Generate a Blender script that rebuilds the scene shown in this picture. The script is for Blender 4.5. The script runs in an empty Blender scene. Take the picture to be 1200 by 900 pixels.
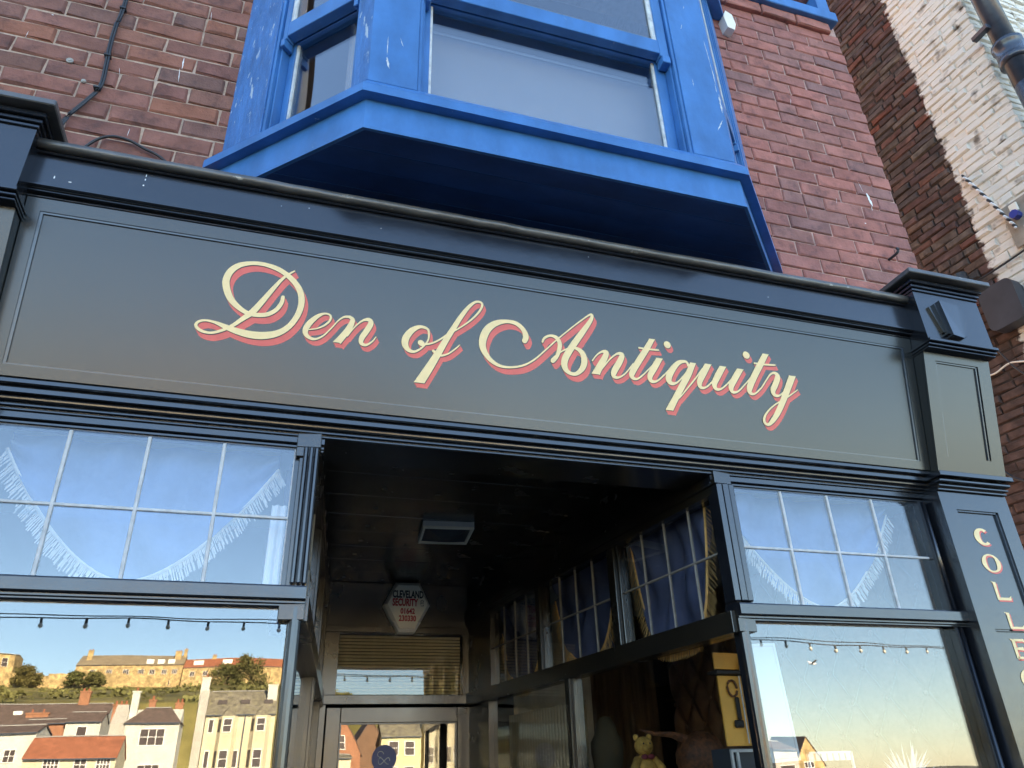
import bpy, bmesh, math, random
from mathutils import Vector, Matrix
random.seed(7)
sc = bpy.context.scene
col = sc.collection
# ---------------------------------------------------------------- camera
# world: X along the shopfront, Y into the building, Z up, eye level z = 0, street at z = -1.65
cd = bpy.data.cameras.new('camera'); cam = bpy.data.objects.new('camera', cd); col.objects.link(cam)
R = ((.95395737, .11438504, .27727494), (-.29838103, .45610021, .83841598), (-.03056291, -.88254669, .46923048))
cam.matrix_world = Matrix(((R[0][0], -R[0][1], -R[0][2], 0), (R[1][0], -R[1][1], -R[1][2], -2.07),
                           (R[2][0], -R[2][1], -R[2][2], 0), (0, 0, 0, 1)))
cd.sensor_width = 36; cd.lens = 875.06 / 1200 * 36; cd.clip_start = .05; cd.clip_end = 5000
sc.camera = cam
# ---------------------------------------------------------------- sky, sun, exposure
SUN_AZ, SUN_EL = math.radians(14), math.radians(25)     # azimuth from +Y (behind the shop) towards +X
w = bpy.data.worlds.new('World'); sc.world = w; w.use_nodes = True
nt = w.node_tree; bg = nt.nodes['Background']
sky = nt.nodes.new('ShaderNodeTexSky'); sky.sky_type = 'NISHITA'; sky.sun_disc = False
sky.sun_elevation = SUN_EL; sky.sun_rotation = SUN_AZ; sky.air_density = 1.0; sky.dust_density = .15; sky.ozone_density = 1.5
nt.links.new(sky.outputs[0], bg.inputs[0]); bg.inputs[1].default_value = .07
sl = bpy.data.lights.new('sun', 'SUN'); sl.energy = 5.0; sl.angle = math.radians(.5); sl.color = (1, .83, .60)
so = bpy.data.objects.new('sun', sl); col.objects.link(so)
S = Vector((math.sin(SUN_AZ) * math.cos(SUN_EL), math.cos(SUN_AZ) * math.cos(SUN_EL), math.sin(SUN_EL)))
so.rotation_euler = S.to_track_quat('Z', 'Y').to_euler(); so.location = (0, 20, 20)
sc.view_settings.view_transform = 'Standard'; sc.view_settings.look = 'None'
sc.view_settings.exposure = 3.3; sc.view_settings.gamma = 1
sc.render.engine = 'CYCLES'
sc.cycles.max_bounces = 10; sc.cycles.transparent_max_bounces = 16; sc.cycles.glossy_bounces = 5; sc.cycles.diffuse_bounces = 4

# ---------------------------------------------------------------- materials
def mk(name, base, rough=.6, var=0, vscale=6, bump=0, bscale=40, spec=.5, rnd=None, stretch=(1, 1, 1), metal=0,
       speck=0, spcol=(.6, .57, .5), spscale=30, coat=0, coatr=.1, coords='Object', wood=0, brough=0, ior=1.5, dirt=0, dirtcol=(.1, .09, .07)):
    m = bpy.data.materials.new(name); m.use_nodes = True; t = m.node_tree; N = t.nodes; L = t.links
    b = N['Principled BSDF']; b.inputs['Roughness'].default_value = rough; b.inputs['Specular IOR Level'].default_value = spec
    b.inputs['Metallic'].default_value = metal; b.inputs['IOR'].default_value = ior; b.inputs['Coat Weight'].default_value = coat; b.inputs['Coat Roughness'].default_value = coatr
    if coords == 'World': g = N.new('ShaderNodeNewGeometry'); co = g.outputs['Position']
    else: g = N.new('ShaderNodeTexCoord'); co = g.outputs['Object']
    mp = N.new('ShaderNodeMapping'); mp.inputs['Scale'].default_value = stretch; L.new(co, mp.inputs[0]); co = mp.outputs[0]
    oi = N.new('ShaderNodeObjectInfo')
    if rnd or True:
        ad = N.new('ShaderNodeVectorMath'); ad.operation = 'ADD'; sc_ = N.new('ShaderNodeVectorMath'); sc_.operation = 'SCALE'
        cx = N.new('ShaderNodeCombineXYZ')
        for i in range(3): L.new(oi.outputs['Random'], cx.inputs[i])
        L.new(cx.outputs[0], sc_.inputs[0]); sc_.inputs['Scale'].default_value = 37.0 if rnd else 0
        L.new(co, ad.inputs[0]); L.new(sc_.outputs[0], ad.inputs[1]); co = ad.outputs[0]
    if rnd:
        r = N.new('ShaderNodeValToRGB'); r.color_ramp.interpolation = 'LINEAR'
        els = r.color_ramp.elements
        while len(els) > 1: els.remove(els[0])
        els[0].position = 0; els[0].color = (*rnd[0], 1)
        for i, c in enumerate(rnd[1:]): e = els.new((i + 1) / (len(rnd) - 1)); e.color = (*c, 1)
        L.new(oi.outputs['Random'], r.inputs[0]); cur = r.outputs[0]
    else:
        rg = N.new('ShaderNodeRGB'); rg.outputs[0].default_value = (*base, 1); cur = rg.outputs[0]
    def noise(scale, detail=6, rg=.6):
        n = N.new('ShaderNodeTexNoise'); n.inputs['Scale'].default_value = scale; n.inputs['Detail'].default_value = detail
        n.inputs['Roughness'].default_value = rg; L.new(co, n.inputs['Vector']); return n
    if var:
        n = noise(vscale); mr = N.new('ShaderNodeMapRange'); mr.inputs[1].default_value = .3; mr.inputs[2].default_value = .7
        mr.inputs[3].default_value = 1 - var; mr.inputs[4].default_value = 1 + var; L.new(n.outputs[0], mr.inputs[0])
        vm = N.new('ShaderNodeVectorMath'); vm.operation = 'SCALE'; L.new(cur, vm.inputs[0]); L.new(mr.outputs[0], vm.inputs['Scale']); cur = vm.outputs[0]
        if brough:
            m2 = N.new('ShaderNodeMapRange'); m2.inputs[1].default_value = .3; m2.inputs[2].default_value = .7
            m2.inputs[3].default_value = rough - brough; m2.inputs[4].default_value = rough + brough
            n3 = noise(vscale * 2.3); L.new(n3.outputs[0], m2.inputs[0]); L.new(m2.outputs[0], b.inputs['Roughness'])
    def over(cur, scale, lo, hi, colr, amt=1):
        n = noise(scale, 8, .65); mr = N.new('ShaderNodeMapRange'); mr.inputs[1].default_value = lo; mr.inputs[2].default_value = hi
        mr.inputs[4].default_value = amt; L.new(n.outputs[0], mr.inputs[0])
        mx = N.new('ShaderNodeMix'); mx.data_type = 'RGBA'; L.new(mr.outputs[0], mx.inputs[0]); L.new(cur, mx.inputs[6]); mx.inputs[7].default_value = (*colr, 1)
        return mx.outputs[2]
    if dirt: cur = over(cur, vscale * 1.7, .62 - dirt * .2, .75, dirtcol, .8)
    if speck: cur = over(cur, spscale, .78 - speck * .1, .80 - speck * .1 + .02, spcol, .9)
    L.new(cur, b.inputs['Base Color'])
    if bump:
        n = noise(bscale, 8); bp = N.new('ShaderNodeBump'); bp.inputs['Strength'].default_value = bump; bp.inputs['Distance'].default_value = .004
        L.new(n.outputs[0], bp.inputs['Height']); L.new(bp.outputs[0], b.inputs['Normal'])
        if coat: L.new(bp.outputs[0], b.inputs['Coat Normal'])
    return m

def mk_glass(name, refl=.095, tint=(.92, .92, .91), wob=.02, rough=0.0):
    m = bpy.data.materials.new(name); m.use_nodes = True; t = m.node_tree; N = t.nodes; L = t.links; N.clear()
    o = N.new('ShaderNodeOutputMaterial'); mx = N.new('ShaderNodeMixShader'); tr = N.new('ShaderNodeBsdfTransparent'); gl = N.new('ShaderNodeBsdfGlossy')
    tr.inputs[0].default_value = (*tint, 1); gl.inputs['Roughness'].default_value = rough; gl.inputs['Color'].default_value = (.96, .98, 1, 1)
    lw = N.new('ShaderNodeLayerWeight'); lw.inputs[0].default_value = .5; pw = N.new('ShaderNodeMath'); pw.operation = 'POWER'; pw.inputs[1].default_value = 5.0; L.new(lw.outputs['Facing'], pw.inputs[0])
    mr = N.new('ShaderNodeMapRange'); mr.inputs[3].default_value = refl; mr.inputs[4].default_value = .95; L.new(pw.outputs[0], mr.inputs[0])
    L.new(mr.outputs[0], mx.inputs[0]); L.new(tr.outputs[0], mx.inputs[1]); L.new(gl.outputs[0], mx.inputs[2]); L.new(mx.outputs[0], o.inputs[0])
    tc = N.new('ShaderNodeTexCoord'); n = N.new('ShaderNodeTexNoise'); n.inputs['Scale'].default_value = 2.2; n.inputs['Detail'].default_value = 1
    L.new(tc.outputs['Object'], n.inputs['Vector']); bp = N.new('ShaderNodeBump'); bp.inputs['Strength'].default_value = 1; bp.inputs['Distance'].default_value = wob * .06
    L.new(n.outputs[0], bp.inputs['Height']); L.new(bp.outputs[0], gl.inputs['Normal'])
    return m

M = {}
M['glass'] = mk_glass('window_glass')
M['glassdim'] = mk_glass('lobby_glass', .05)
M['glassbay'] = mk_glass('bay_glass', .17, wob=.006)
M['black'] = mk('black_gloss_paint', (.010, .011, .014), .2, .3, 5, .10, 18, spec=1.0, brough=.04, ior=1.5, speck=.25, spcol=(.45, .45, .42), spscale=70)
M['blackwood'] = mk('black_varnished_timber', (.016, .013, .009), .24, .3, 3, .06, 22, spec=1.0, brough=.05)
M['signpaint'] = mk('dark_sign_paint', (.008, .010, .010), .27, .25, 4, 0, 300, spec=.76, ior=1.5)
M['signbead'] = mk('sign_bead_paint', (.02, .03, .045), .25, .2, 4, .1, 30, spec=.9)
M['cap'] = mk('weathered_cap_paint', (.085, .08, .072), .38, .5, 14, .5, 60, spec=.9, speck=1.3, spcol=(.42, .40, .35), spscale=45, stretch=(.4, 1, 1))
M['blue'] = mk('blue_gloss_paint', (.05, .175, .43), .38, .25, 7, .35, 25, spec=.5, stretch=(1, 1, .5), speck=.95, spcol=(.35, .45, .55), spscale=22, brough=.08)
M['bluechip'] = mk('weathered_blue_paint', (.05, .16, .40), .45, .25, 10, .8, 40, spec=.45, stretch=(3, 3, .6), speck=1.75, spcol=(.42, .5, .58), spscale=22)
M['blueshade'] = mk('shaded_soffit_blue', (.016, .06, .21), .4, .35, 6, .5, 20, spec=.4, stretch=(.5, 1, 1))  # the bay's blue made darker, with the soffit's shade put into the colour
M['putty'] = mk('white_putty', (.62, .64, .62), .6, .25, 15, .4, 60, dirt=.3, dirtcol=(.25, .3, .36))
M['brick'] = mk('red_brick', None, .85, .28, 9, .9, 90, spec=.25, rnd=[(.23, .11, .085), (.27, .12, .09), (.20, .11, .09), (.30, .125, .08), (.25, .12, .095), (.22, .10, .08), (.28, .125, .095)],
                speck=.35, spcol=(.62, .58, .5), spscale=11, dirt=.5, dirtcol=(.075, .05, .05))
M['brick2'] = mk('pink_red_brick', None, .85, .25, 9, .9, 90, spec=.25, rnd=[(.36, .15, .12), (.40, .17, .135), (.30, .135, .115), (.41, .165, .13), (.35, .165, .135), (.26, .14, .125), (.38, .15, .12)],
                speck=.3, spcol=(.62, .58, .5), spscale=11, dirt=.6, dirtcol=(.11, .065, .065))
M['mortar'] = mk('lime_mortar', (.46, .34, .26), .95, .3, 20, .8, 120, dirt=.6, dirtcol=(.2, .13, .1))
M['mortar2'] = mk('grey_pink_mortar', (.48, .32, .27), .95, .3, 20, .8, 120, dirt=.6, dirtcol=(.16, .09, .08))
M['white'] = mk('white_paint', (.78, .78, .76), .6, .1, 3)
M['cream_letter'] = mk('cream_letter_paint', (.92, .68, .32), .35, .06, 30, spec=.5)
M['red_letter'] = mk('red_shade_paint', (.74, .11, .08), .35, .08, 30, spec=.5)
M['line_letter'] = mk('dark_outline_paint', (.03, .02, .02), .4)
M['leaddim'] = mk('shaded_glazing_bar', (.20, .18, .15), .5, .2, 30, spec=.5)  # bar grey darkened in colour for the weaker light in the lobby
M['dullblind'] = mk('grey_blue_blind', (.33, .34, .37), .8, .08, 2)
M['flakes'] = mk('bare_flaked_wood', (.55, .58, .60), .8, .3, 40)
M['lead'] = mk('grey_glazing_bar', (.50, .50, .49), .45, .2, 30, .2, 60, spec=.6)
M['velvet'] = mk('blue_velvet', (.075, .095, .19), .75, .25, 6, .3, 80)
M['gold'] = mk('gold_fringe', (.88, .54, .20), .7, .3, 40)
M['paledfringe'] = mk('reflection_paled_fringe', (.62, .62, .58), .8, .15, 40)  # gold fringe painted pale, the glass reflection put into its colour
M['bluesheer'] = mk('pale_blue_velvet', (.13, .21, .42), .8, .3, 5, .3, 80)
M['plastic'] = mk('white_plastic', (.93, .87, .72), .4, .05, 4, spec=.4)
M['plastic2'] = mk('grey_lamp_plastic', (.65, .64, .60), .35, .1, 4)
M['textblack'] = mk('black_print', (.02, .02, .025), .5); M['textred'] = mk('red_print', (.55, .02, .03), .5)
M['slat'] = mk('beige_blind_slat', (.72, .60, .36), .35, .15, 8, spec=.8)
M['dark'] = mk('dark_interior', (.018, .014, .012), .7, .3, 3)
M['room'] = mk('pale_room_plaster', (.50, .50, .48), .8, .08, 2)
M['leather'] = mk('black_leather', (.30, .19, .13), .28, .3, 8, .3, 40, spec=.7)
M['brown'] = mk('brown_cloth', (.14, .09, .05), .8, .3, 8, .3, 20, stretch=(8, 8, .5))
M['creamcloth'] = mk('cream_cloth', (.5, .45, .34), .85, .2, 6, .3, 20)
M['yellow'] = mk('yellow_card', (.74, .38, .06), .6, .15, 8)
M['maroon'] = mk('maroon_cloth', (.2, .03, .04), .7)
M['wicker'] = mk('brown_wicker', (.11, .04, .014), .6, .8, 60, 1, 90)
M['teddy'] = mk('golden_plush', (.55, .33, .07), .9, .3, 30, 1, 120)
M['green'] = mk('green_cloth', (.05, .25, .10), .8, .3, 10)
M['cable'] = mk('black_cable', (.03, .032, .035), .5, .2, 20)
M['grey'] = mk('grey_plastic', (.05, .055, .065), .5, .2, 6, spec=.4)
M['pipe'] = mk('black_pipe_paint', (.04, .05, .07), .25, .3, 8, .2, 25, spec=.7, speck=.5, spcol=(.5, .5, .48), spscale=14)
M['steel'] = mk('galvanised_plate', (.36, .33, .27), .5, .3, 12, .2, 40, metal=.3)
# old side wall: dark brick, painted cream on the street side of a ragged line (position of the paint, real feature)
def side_mat(name, rnd, base, bumps):
    m = mk(name, base, .9, .45, 8, bumps, 50, spec=.15, rnd=rnd, dirt=.8, dirtcol=(.045, .04, .038))
    t = m.node_tree; N = t.nodes; L = t.links; b = N['Principled BSDF']; old = b.inputs['Base Color'].links[0].from_socket
    g = N.new('ShaderNodeNewGeometry'); sx = N.new('ShaderNodeSeparateXYZ'); L.new(g.outputs['Position'], sx.inputs[0])
    n = N.new('ShaderNodeTexNoise'); n.inputs['Scale'].default_value = 18; n.inputs['Detail'].default_value = 6; L.new(g.outputs['Position'], n.inputs['Vector'])
    a = N.new('ShaderNodeMath'); a.operation = 'MULTIPLY_ADD'; L.new(n.outputs[0], a.inputs[0]); a.inputs[1].default_value = .14; L.new(sx.outputs['Y'], a.inputs[2])
    mr = N.new('ShaderNodeMapRange'); mr.inputs[1].default_value = .905; mr.inputs[2].default_value = .925; L.new(a.outputs[0], mr.inputs[0])
    n2 = N.new('ShaderNodeTexNoise'); n2.inputs['Scale'].default_value = 9; n2.inputs['Detail'].default_value = 8; L.new(g.outputs['Position'], n2.inputs['Vector'])
    cr = N.new('ShaderNodeValToRGB'); cr.color_ramp.elements[0].position = .27; cr.color_ramp.elements[0].color = (.16, .14, .11, 1)
    cr.color_ramp.elements[1].position = .42; cr.color_ramp.elements[1].color = (.80, .76, .66, 1); L.new(n2.outputs[0], cr.inputs[0])
    mx = N.new('ShaderNodeMix'); mx.data_type = 'RGBA'; L.new(mr.outputs[0], mx.inputs[0]); L.new(cr.outputs[0], mx.inputs[6]); L.new(old, mx.inputs[7])
    L.new(mx.outputs[2], b.inputs['Base Color']); return m
M['oldbrick'] = side_mat('old_brick_part_painted', [(.10, .065, .055), (.14, .075, .06), (.12, .095, .08), (.085, .065, .06), (.20, .075, .05), (.16, .13, .10), (.11, .075, .07), (.15, .08, .06), (.09, .075, .07), (.14, .11, .085)], None, 1.0)
M['oldmortar'] = side_mat('old_mortar_part_painted', None, (.06, .048, .04), .8)
# town materials
def tm(name, c, v=.15, s=.6, r=.85, **k): return mk(name, c, r, v, s, spec=.2, **k)
M['t_white'] = tm('whitewashed_render', (.56, .54, .46)); M['t_cream'] = tm('cream_render', (.55, .48, .32)); M['t_yellow'] = tm('pale_yellow_render', (.56, .50, .28))
M['t_grey'] = tm('grey_and_shaded_render', (.42, .39, .33)); M['t_slate'] = tm('slate_roof', (.12, .085, .068), .35, 1.5); M['t_moss'] = tm('lichen_slate_roof', (.17, .15, .11), .5, 1.2, dirt=.7, dirtcol=(.34, .30, .15))
M['t_tile'] = tm('orange_pantile', (.30, .11, .055), .25, 1.2); M['t_brick'] = tm('orange_town_brick', (.32, .15, .08), .2, 1); M['t_brown'] = tm('brown_shaded_render', (.17, .10, .06), .2, .8)  # the brown gable has its shade put into the render colour
M['t_stone'] = tm('golden_sandstone', (.46, .33, .15), .55, .7, dirt=.9, dirtcol=(.20, .14, .07)); M['t_stoneroof'] = tm('stone_slate_roof', (.24, .19, .12), .25, .5)
M['t_win'] = mk('town_window_glass', (.06, .045, .04), .35, spec=.3); M['t_frame'] = mk('town_window_frame', (.75, .73, .66), .6)
M['grass'] = tm('hill_grass', (.16, .13, .04), .75, .07, dirt=1.0, dirtcol=(.05, .07, .015)); M['leaf'] = tm('tree_leaves', (.07, .085, .022), .5, .5, rnd=[(.10, .10, .03), (.12, .11, .035), (.13, .10, .03)])
M['bark'] = tm('bark', (.10, .07, .05)); M['asphalt'] = tm('asphalt', (.04, .04, .042), .2, 3, bump=.4, bscale=90); M['pave'] = tm('paving_stone', (.10, .09, .08), .2, 2)
M['kerb'] = tm('kerb_stone', (.28, .27, .25)); M['water'] = mk('harbour_water', (.02, .035, .04), .12, bump=.6, bscale=1.2, spec=.6); M['ground'] = tm('earth', (.10, .09, .06), .3, .2)
M['bulb'] = mk('clear_bulb', (.7, .66, .55), .1, spec=.8); M['feather'] = mk('white_feathers', (.8, .8, .78), .8)
M['flower'] = mk('white_paper_spikes', (.85, .86, .85), .8)

# ---------------------------------------------------------------- mesh helpers
class MB:
    def __init__(s): s.v = []; s.f = []; s.smooth = False
    def face(s, pts):
        i = len(s.v); s.v += [tuple(p) for p in pts]; s.f.append(tuple(range(i, i + len(pts)))); return s
    def add(s, v, f):
        i = len(s.v); s.v += [tuple(p) for p in v]; s.f += [tuple(a + i for a in q) for q in f]; return s
    def box(s, x0, x1, y0, y1, z0, z1, mat=None, bev=0):
        if bev:
            b = min(bev, (x1 - x0) / 3, (y1 - y0) / 3, (z1 - z0) / 3); vs = []
            for X, dx in ((x0, 1), (x1, -1)):
                for Y, dy in ((y0, 1), (y1, -1)):
                    for Z, dz in ((z0, 1), (z1, -1)):
                        vs += [(X + dx * b, Y + dy * b, Z), (X + dx * b, Y, Z + dz * b), (X, Y + dy * b, Z + dz * b)]
            bm = bmesh.new()
            for v in vs: bm.verts.new(v)
            bmesh.ops.convex_hull(bm, input=bm.verts); bmesh.ops.dissolve_limit(bm, angle_limit=.01, verts=bm.verts, edges=bm.edges)
            bm.verts.ensure_lookup_table(); bm.verts.index_update()
            v = [tuple(q.co) for q in bm.verts]; f = [tuple(q.index for q in g.verts) for g in bm.faces]; bm.free()
        else:
            v = [(x, y, z) for x in (x0, x1) for y in (y0, y1) for z in (z0, z1)]
            f = [(0, 1, 3, 2), (4, 6, 7, 5), (0, 4, 5, 1), (2, 3, 7, 6), (0, 2, 6, 4), (1, 5, 7, 3)]
        if mat: v = [mat @ Vector(p) for p in v]
        return s.add(v, f)
    def prism(s, prof, a0, a1, fn):
        """prof: list of 2D points; fn(p, a) -> 3D"""
        n = len(prof); v = [fn(p, a0) for p in prof] + [fn(p, a1) for p in prof]
        f = [(i, (i + 1) % n, n + (i + 1) % n, n + i) for i in range(n)] + [tuple(range(n))[::-1], tuple(range(n, 2 * n))]
        return s.add(v, f)
    def px(s, prof, x0, x1): return s.prism(prof, x0, x1, lambda p, a: (a, p[0], p[1]))      # profile in (Y,Z)
    def pz(s, prof, z0, z1): return s.prism(prof, z0, z1, lambda p, a: (p[0], p[1], a))      # outline in (X,Y)
    def tube(s, pts, r, n=8, closed=False):
        pts = [Vector(p) for p in pts]; k = len(pts); base = len(s.v); up = Vector((0, 0, 1)); rr = r if isinstance(r, (list, tuple)) else [r] * k
        for i, p in enumerate(pts):
            t = (pts[min(i + 1, k - 1)] - pts[max(i - 1, 0)]).normalized(); a = t.cross(up if abs(t.z) < .95 else Vector((1, 0, 0))).normalized(); b = t.cross(a)
            for j in range(n):
                an = 2 * math.pi * j / n; s.v.append(tuple(p + (a * math.cos(an) + b * math.sin(an)) * rr[i]))
        for i in range(k - 1):
            for j in range(n): s.f.append((base + i * n + j, base + i * n + (j + 1) % n, base + (i + 1) * n + (j + 1) % n, base + (i + 1) * n + j))
        s.f.append(tuple(base + j for j in range(n))[::-1]); s.f.append(tuple(base + (k - 1) * n + j for j in range(n))); return s
    def ball(s, c, r, n=10, m=7, sc3=(1, 1, 1), fn=None):
        b = len(s.v); c = Vector(c)
        for i in range(m + 1):
            th = math.pi * i / m
            for j in range(n):
                ph = 2 * math.pi * j / n; d = Vector((math.sin(th) * math.cos(ph) * sc3[0], math.sin(th) * math.sin(ph) * sc3[1], math.cos(th) * sc3[2])) * r
                s.v.append(tuple(c + (fn(d) if fn else d)))
        for i in range(m):
            for j in range(n): s.f.append((b + i * n + j, b + i * n + (j + 1) % n, b + (i + 1) * n + (j + 1) % n, b + (i + 1) * n + j))
        return s
    def xf(s, mat): s.v = [tuple(mat @ Vector(p)) for p in s.v]; return s

wl = {}
def wloc(o):
    return wl.get(o.name, Vector((0, 0, 0))) if o else Vector((0, 0, 0))
def tag(o, label=None, cat=None, group=None, kind=None):
    if label: o['label'] = label
    if cat: o['category'] = cat
    if group: o['group'] = group
    if kind: o['kind'] = kind
    return o
def thing(name, loc, label, cat, group=None):
    o = bpy.data.objects.new(name, None); col.objects.link(o); o.location = loc; o.empty_display_size = .1
    wl[o.name] = Vector(loc); return tag(o, label, cat, group)
def link(name, me, loc, parent=None):
    o = bpy.data.objects.new(name, me); col.objects.link(o); o.location = Vector(loc) - wloc(parent); wl[o.name] = Vector(loc)
    if parent: o.parent = parent
    return o
def build(name, mb, mat, parent=None, smooth=False, origin=None, kind=None):
    vs = [Vector(p) for p in mb.v]
    lo = Vector([min(p[i] for p in vs) for i in range(3)]); hi = Vector([max(p[i] for p in vs) for i in range(3)])
    c = Vector(origin) if origin else (lo + hi) / 2
    me = bpy.data.meshes.new(name); me.from_pydata([p - c for p in vs], [], mb.f)
    bm = bmesh.new(); bm.from_mesh(me); bmesh.ops.recalc_face_normals(bm, faces=bm.faces); bm.to_mesh(me); bm.free()
    me.materials.append(M[mat] if isinstance(mat, str) else mat)
    if smooth: me.shade_smooth() if hasattr(me, 'shade_smooth') else [setattr(p, 'use_smooth', True) for p in me.polygons]
    o = link(name, me, c, parent)
    if kind: o['kind'] = kind
    return o
def curve(pts, n=6):
    """Catmull-Rom through tuples of any length"""
    P = [tuple(p) for p in pts]; out = []
    for i in range(len(P) - 1):
        a, b, c, d = P[max(i - 1, 0)], P[i], P[i + 1], P[min(i + 2, len(P) - 1)]
        for k in range(n):
            t = k / n; out.append(tuple(.5 * (2 * b[j] + (c[j] - a[j]) * t + (2 * a[j] - 5 * b[j] + 4 * c[j] - d[j]) * t * t + (3 * b[j] - a[j] - 3 * c[j] + d[j]) * t ** 3) for j in range(len(b))))
    out.append(P[-1]); return out
# ================================================================ GROUND AND STREET
GZ = -1.65
tag(build('ground', MB().box(-1200, 1200, -1800, -170, -1.9, -1.4), 'ground'), kind='structure')
tag(build('ground', MB().box(-1200, 1200, 12, 1200, -1.9, -1.4), 'ground'), kind='structure')
tag(build('pavement', MB().box(-60, 60, -2.9, 12, GZ - .3, GZ), 'pave'), kind='structure')
tag(build('kerb', MB().box(-60, 60, -3.05, -2.9, GZ - .3, GZ + .004, bev=.01), 'kerb'), kind='structure')
tag(build('road', MB().box(-60, 60, -12, -3.05, GZ - .4, GZ - .12), 'asphalt'), kind='structure')
tag(build('quay', MB().box(-60, 60, -16, -12, GZ - 2.5, GZ), 'pave'), kind='structure')
tag(build('water', MB().box(-1200, 1200, -90, 12, -4.2, -3.4), 'water'), kind='structure')
tag(build('far_quay', MB().box(-400, 400, -170.5, -88, -4.2, -1.5), 'pave'), kind='structure')

# ================================================================ BRICK BUILDING ABOVE THE SHOP
bld = thing('brick_building', (.8, 1, GZ), 'red brick building with blue painted bay window above the black shopfront', 'building')
# brick meshes (worn, chamfered), length 1 x height 1 unit scaled per object
def brick_mesh(name, seed, L, H, D, mat, rough=.0024, ch=.0065):
    r = random.Random(seed); v = []
    def j(a=rough): return r.uniform(-a, a)
    for (x, z) in ((-L / 2, -H / 2), (L / 2, -H / 2), (L / 2, H / 2), (-L / 2, H / 2)): v.append((x, D, z))
    for (x, z) in ((-L / 2, -H / 2), (L / 2, -H / 2), (L / 2, H / 2), (-L / 2, H / 2)): v.append((x + j(), ch + j(), z + j()))
    for (x, z, a, b) in ((-L / 2, -H / 2, 1, 1), (0, -H / 2, 0, 1), (L / 2, -H / 2, -1, 1), (L / 2, H / 2, -1, -1), (0, H / 2, 0, -1), (-L / 2, H / 2, 1, -1)):
        v.append((x + a * ch * r.uniform(.6, 1.8) + (j(L * .08) if a == 0 else 0), j(), z + b * ch * r.uniform(.5, 1.6)))
    f = [(0, 1, 5, 4), (1, 2, 6, 5), (2, 3, 7, 6), (3, 0, 4, 7), (4, 5, 10, 9, 8), (5, 6, 11, 10), (6, 7, 13, 12, 11), (7, 4, 8, 13), (8, 9, 12, 13), (9, 10, 11, 12)]
    me = bpy.data.meshes.new(name); me.from_pydata(v, [], f); bm = bmesh.new(); bm.from_mesh(me); bmesh.ops.recalc_face_normals(bm, faces=bm.faces); bm.to_mesh(me); bm.free()
    me.materials.append(M[mat]); return me
def lay_wall(parent, regions, z0, pitch_z, pitch_x, H, jx, mat, phase, variants, limit=10 ** 9, front=0.0, jit=.0012):
    """running-bond bricks on a wall facing -Y"""
    n = 0
    for k in range(0, 60):
        z = z0 + k * pitch_z + pitch_z / 2
        for (xa, xb, za, zb) in regions:
            if not (za <= z - pitch_z / 2 + .002 and z + pitch_z / 2 - .002 <= zb): continue
            ph = phase + (pitch_x / 2 if k % 2 else 0); x = ph + math.floor((xa - ph) / pitch_x) * pitch_x
            while x < xb - .01:
                a, b = max(x, xa), min(x + pitch_x, xb); x += pitch_x
                if b - a < .03: continue
                if random.random() < .06 and b - a > .2: cuts = [(a, (a + b) / 2), ((a + b) / 2, b)]
                else: cuts = [(a, b)]
                for a, b in cuts:
                    a2 = a + (jx / 2 if a > xa + .001 else 0); b2 = b - (jx / 2 if b < xb - .001 else 0); Lw = b2 - a2
                    me = random.choice(variants['half'] if Lw < .15 else variants['full']); base = .1025 if Lw < .15 else .215
                    o = link('brick', me, ((a2 + b2) / 2, front + random.uniform(-jit, jit), z), parent)
                    o.scale = (Lw / base, 1, 1); o.rotation_euler = (random.uniform(-.02, .02), random.uniform(-.010, .010), random.uniform(-.012, .012)); n += 1
    return n
VL = {'full': [brick_mesh('brick', 10 + i, .216, .0675, .06, 'brick') for i in range(6)], 'half': [brick_mesh('brick', 30 + i, .1025, .0675, .06, 'brick') for i in range(3)]}
VR = {'full': [brick_mesh('brick', 50 + i, .2135, .068, .06, 'brick2', .002, .005) for i in range(6)], 'half': [brick_mesh('brick', 70 + i, .106, .068, .06, 'brick2', .0012, .004) for i in range(3)]}
nb = lay_wall(bld, [(-1.46, -.31, 1.74, 2.9)], 2.045 - .075 * 4, .075, .2235, .0675, .0075, 'brick', -.3605 - .2235 * 6, VL)
nb += lay_wall(bld, [(1.78, 2.671, 1.66, 3.615)], 2.110 - .075 * 6, .075, .2215, .068, .007, 'brick2', 2.003 - .2215 * 3, VR)
nb += lay_wall(bld, [(2.575, 2.671, .2, 1.65)], 2.110 - .075 * 26, .075, .2215, .068, .007, 'brick2', 2.003 - .2215 * 3, VR)
nb += lay_wall(bld, [(1.9, 2.671, 3.9, 4.3)], 3.9, .075, .2215, .068, .007, 'brick2', 2.003, {'full': VR['full'], 'half': VR['half']})
# projecting brick sill under the upper right window
for i in range(4):
    x = 1.83 + i * .2235; me = VR['full'][i % 6]; o = link('sill_brick', me, (x, -.024, 3.637), bld); o.scale = (1.0, 1.2, 1.02)
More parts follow.
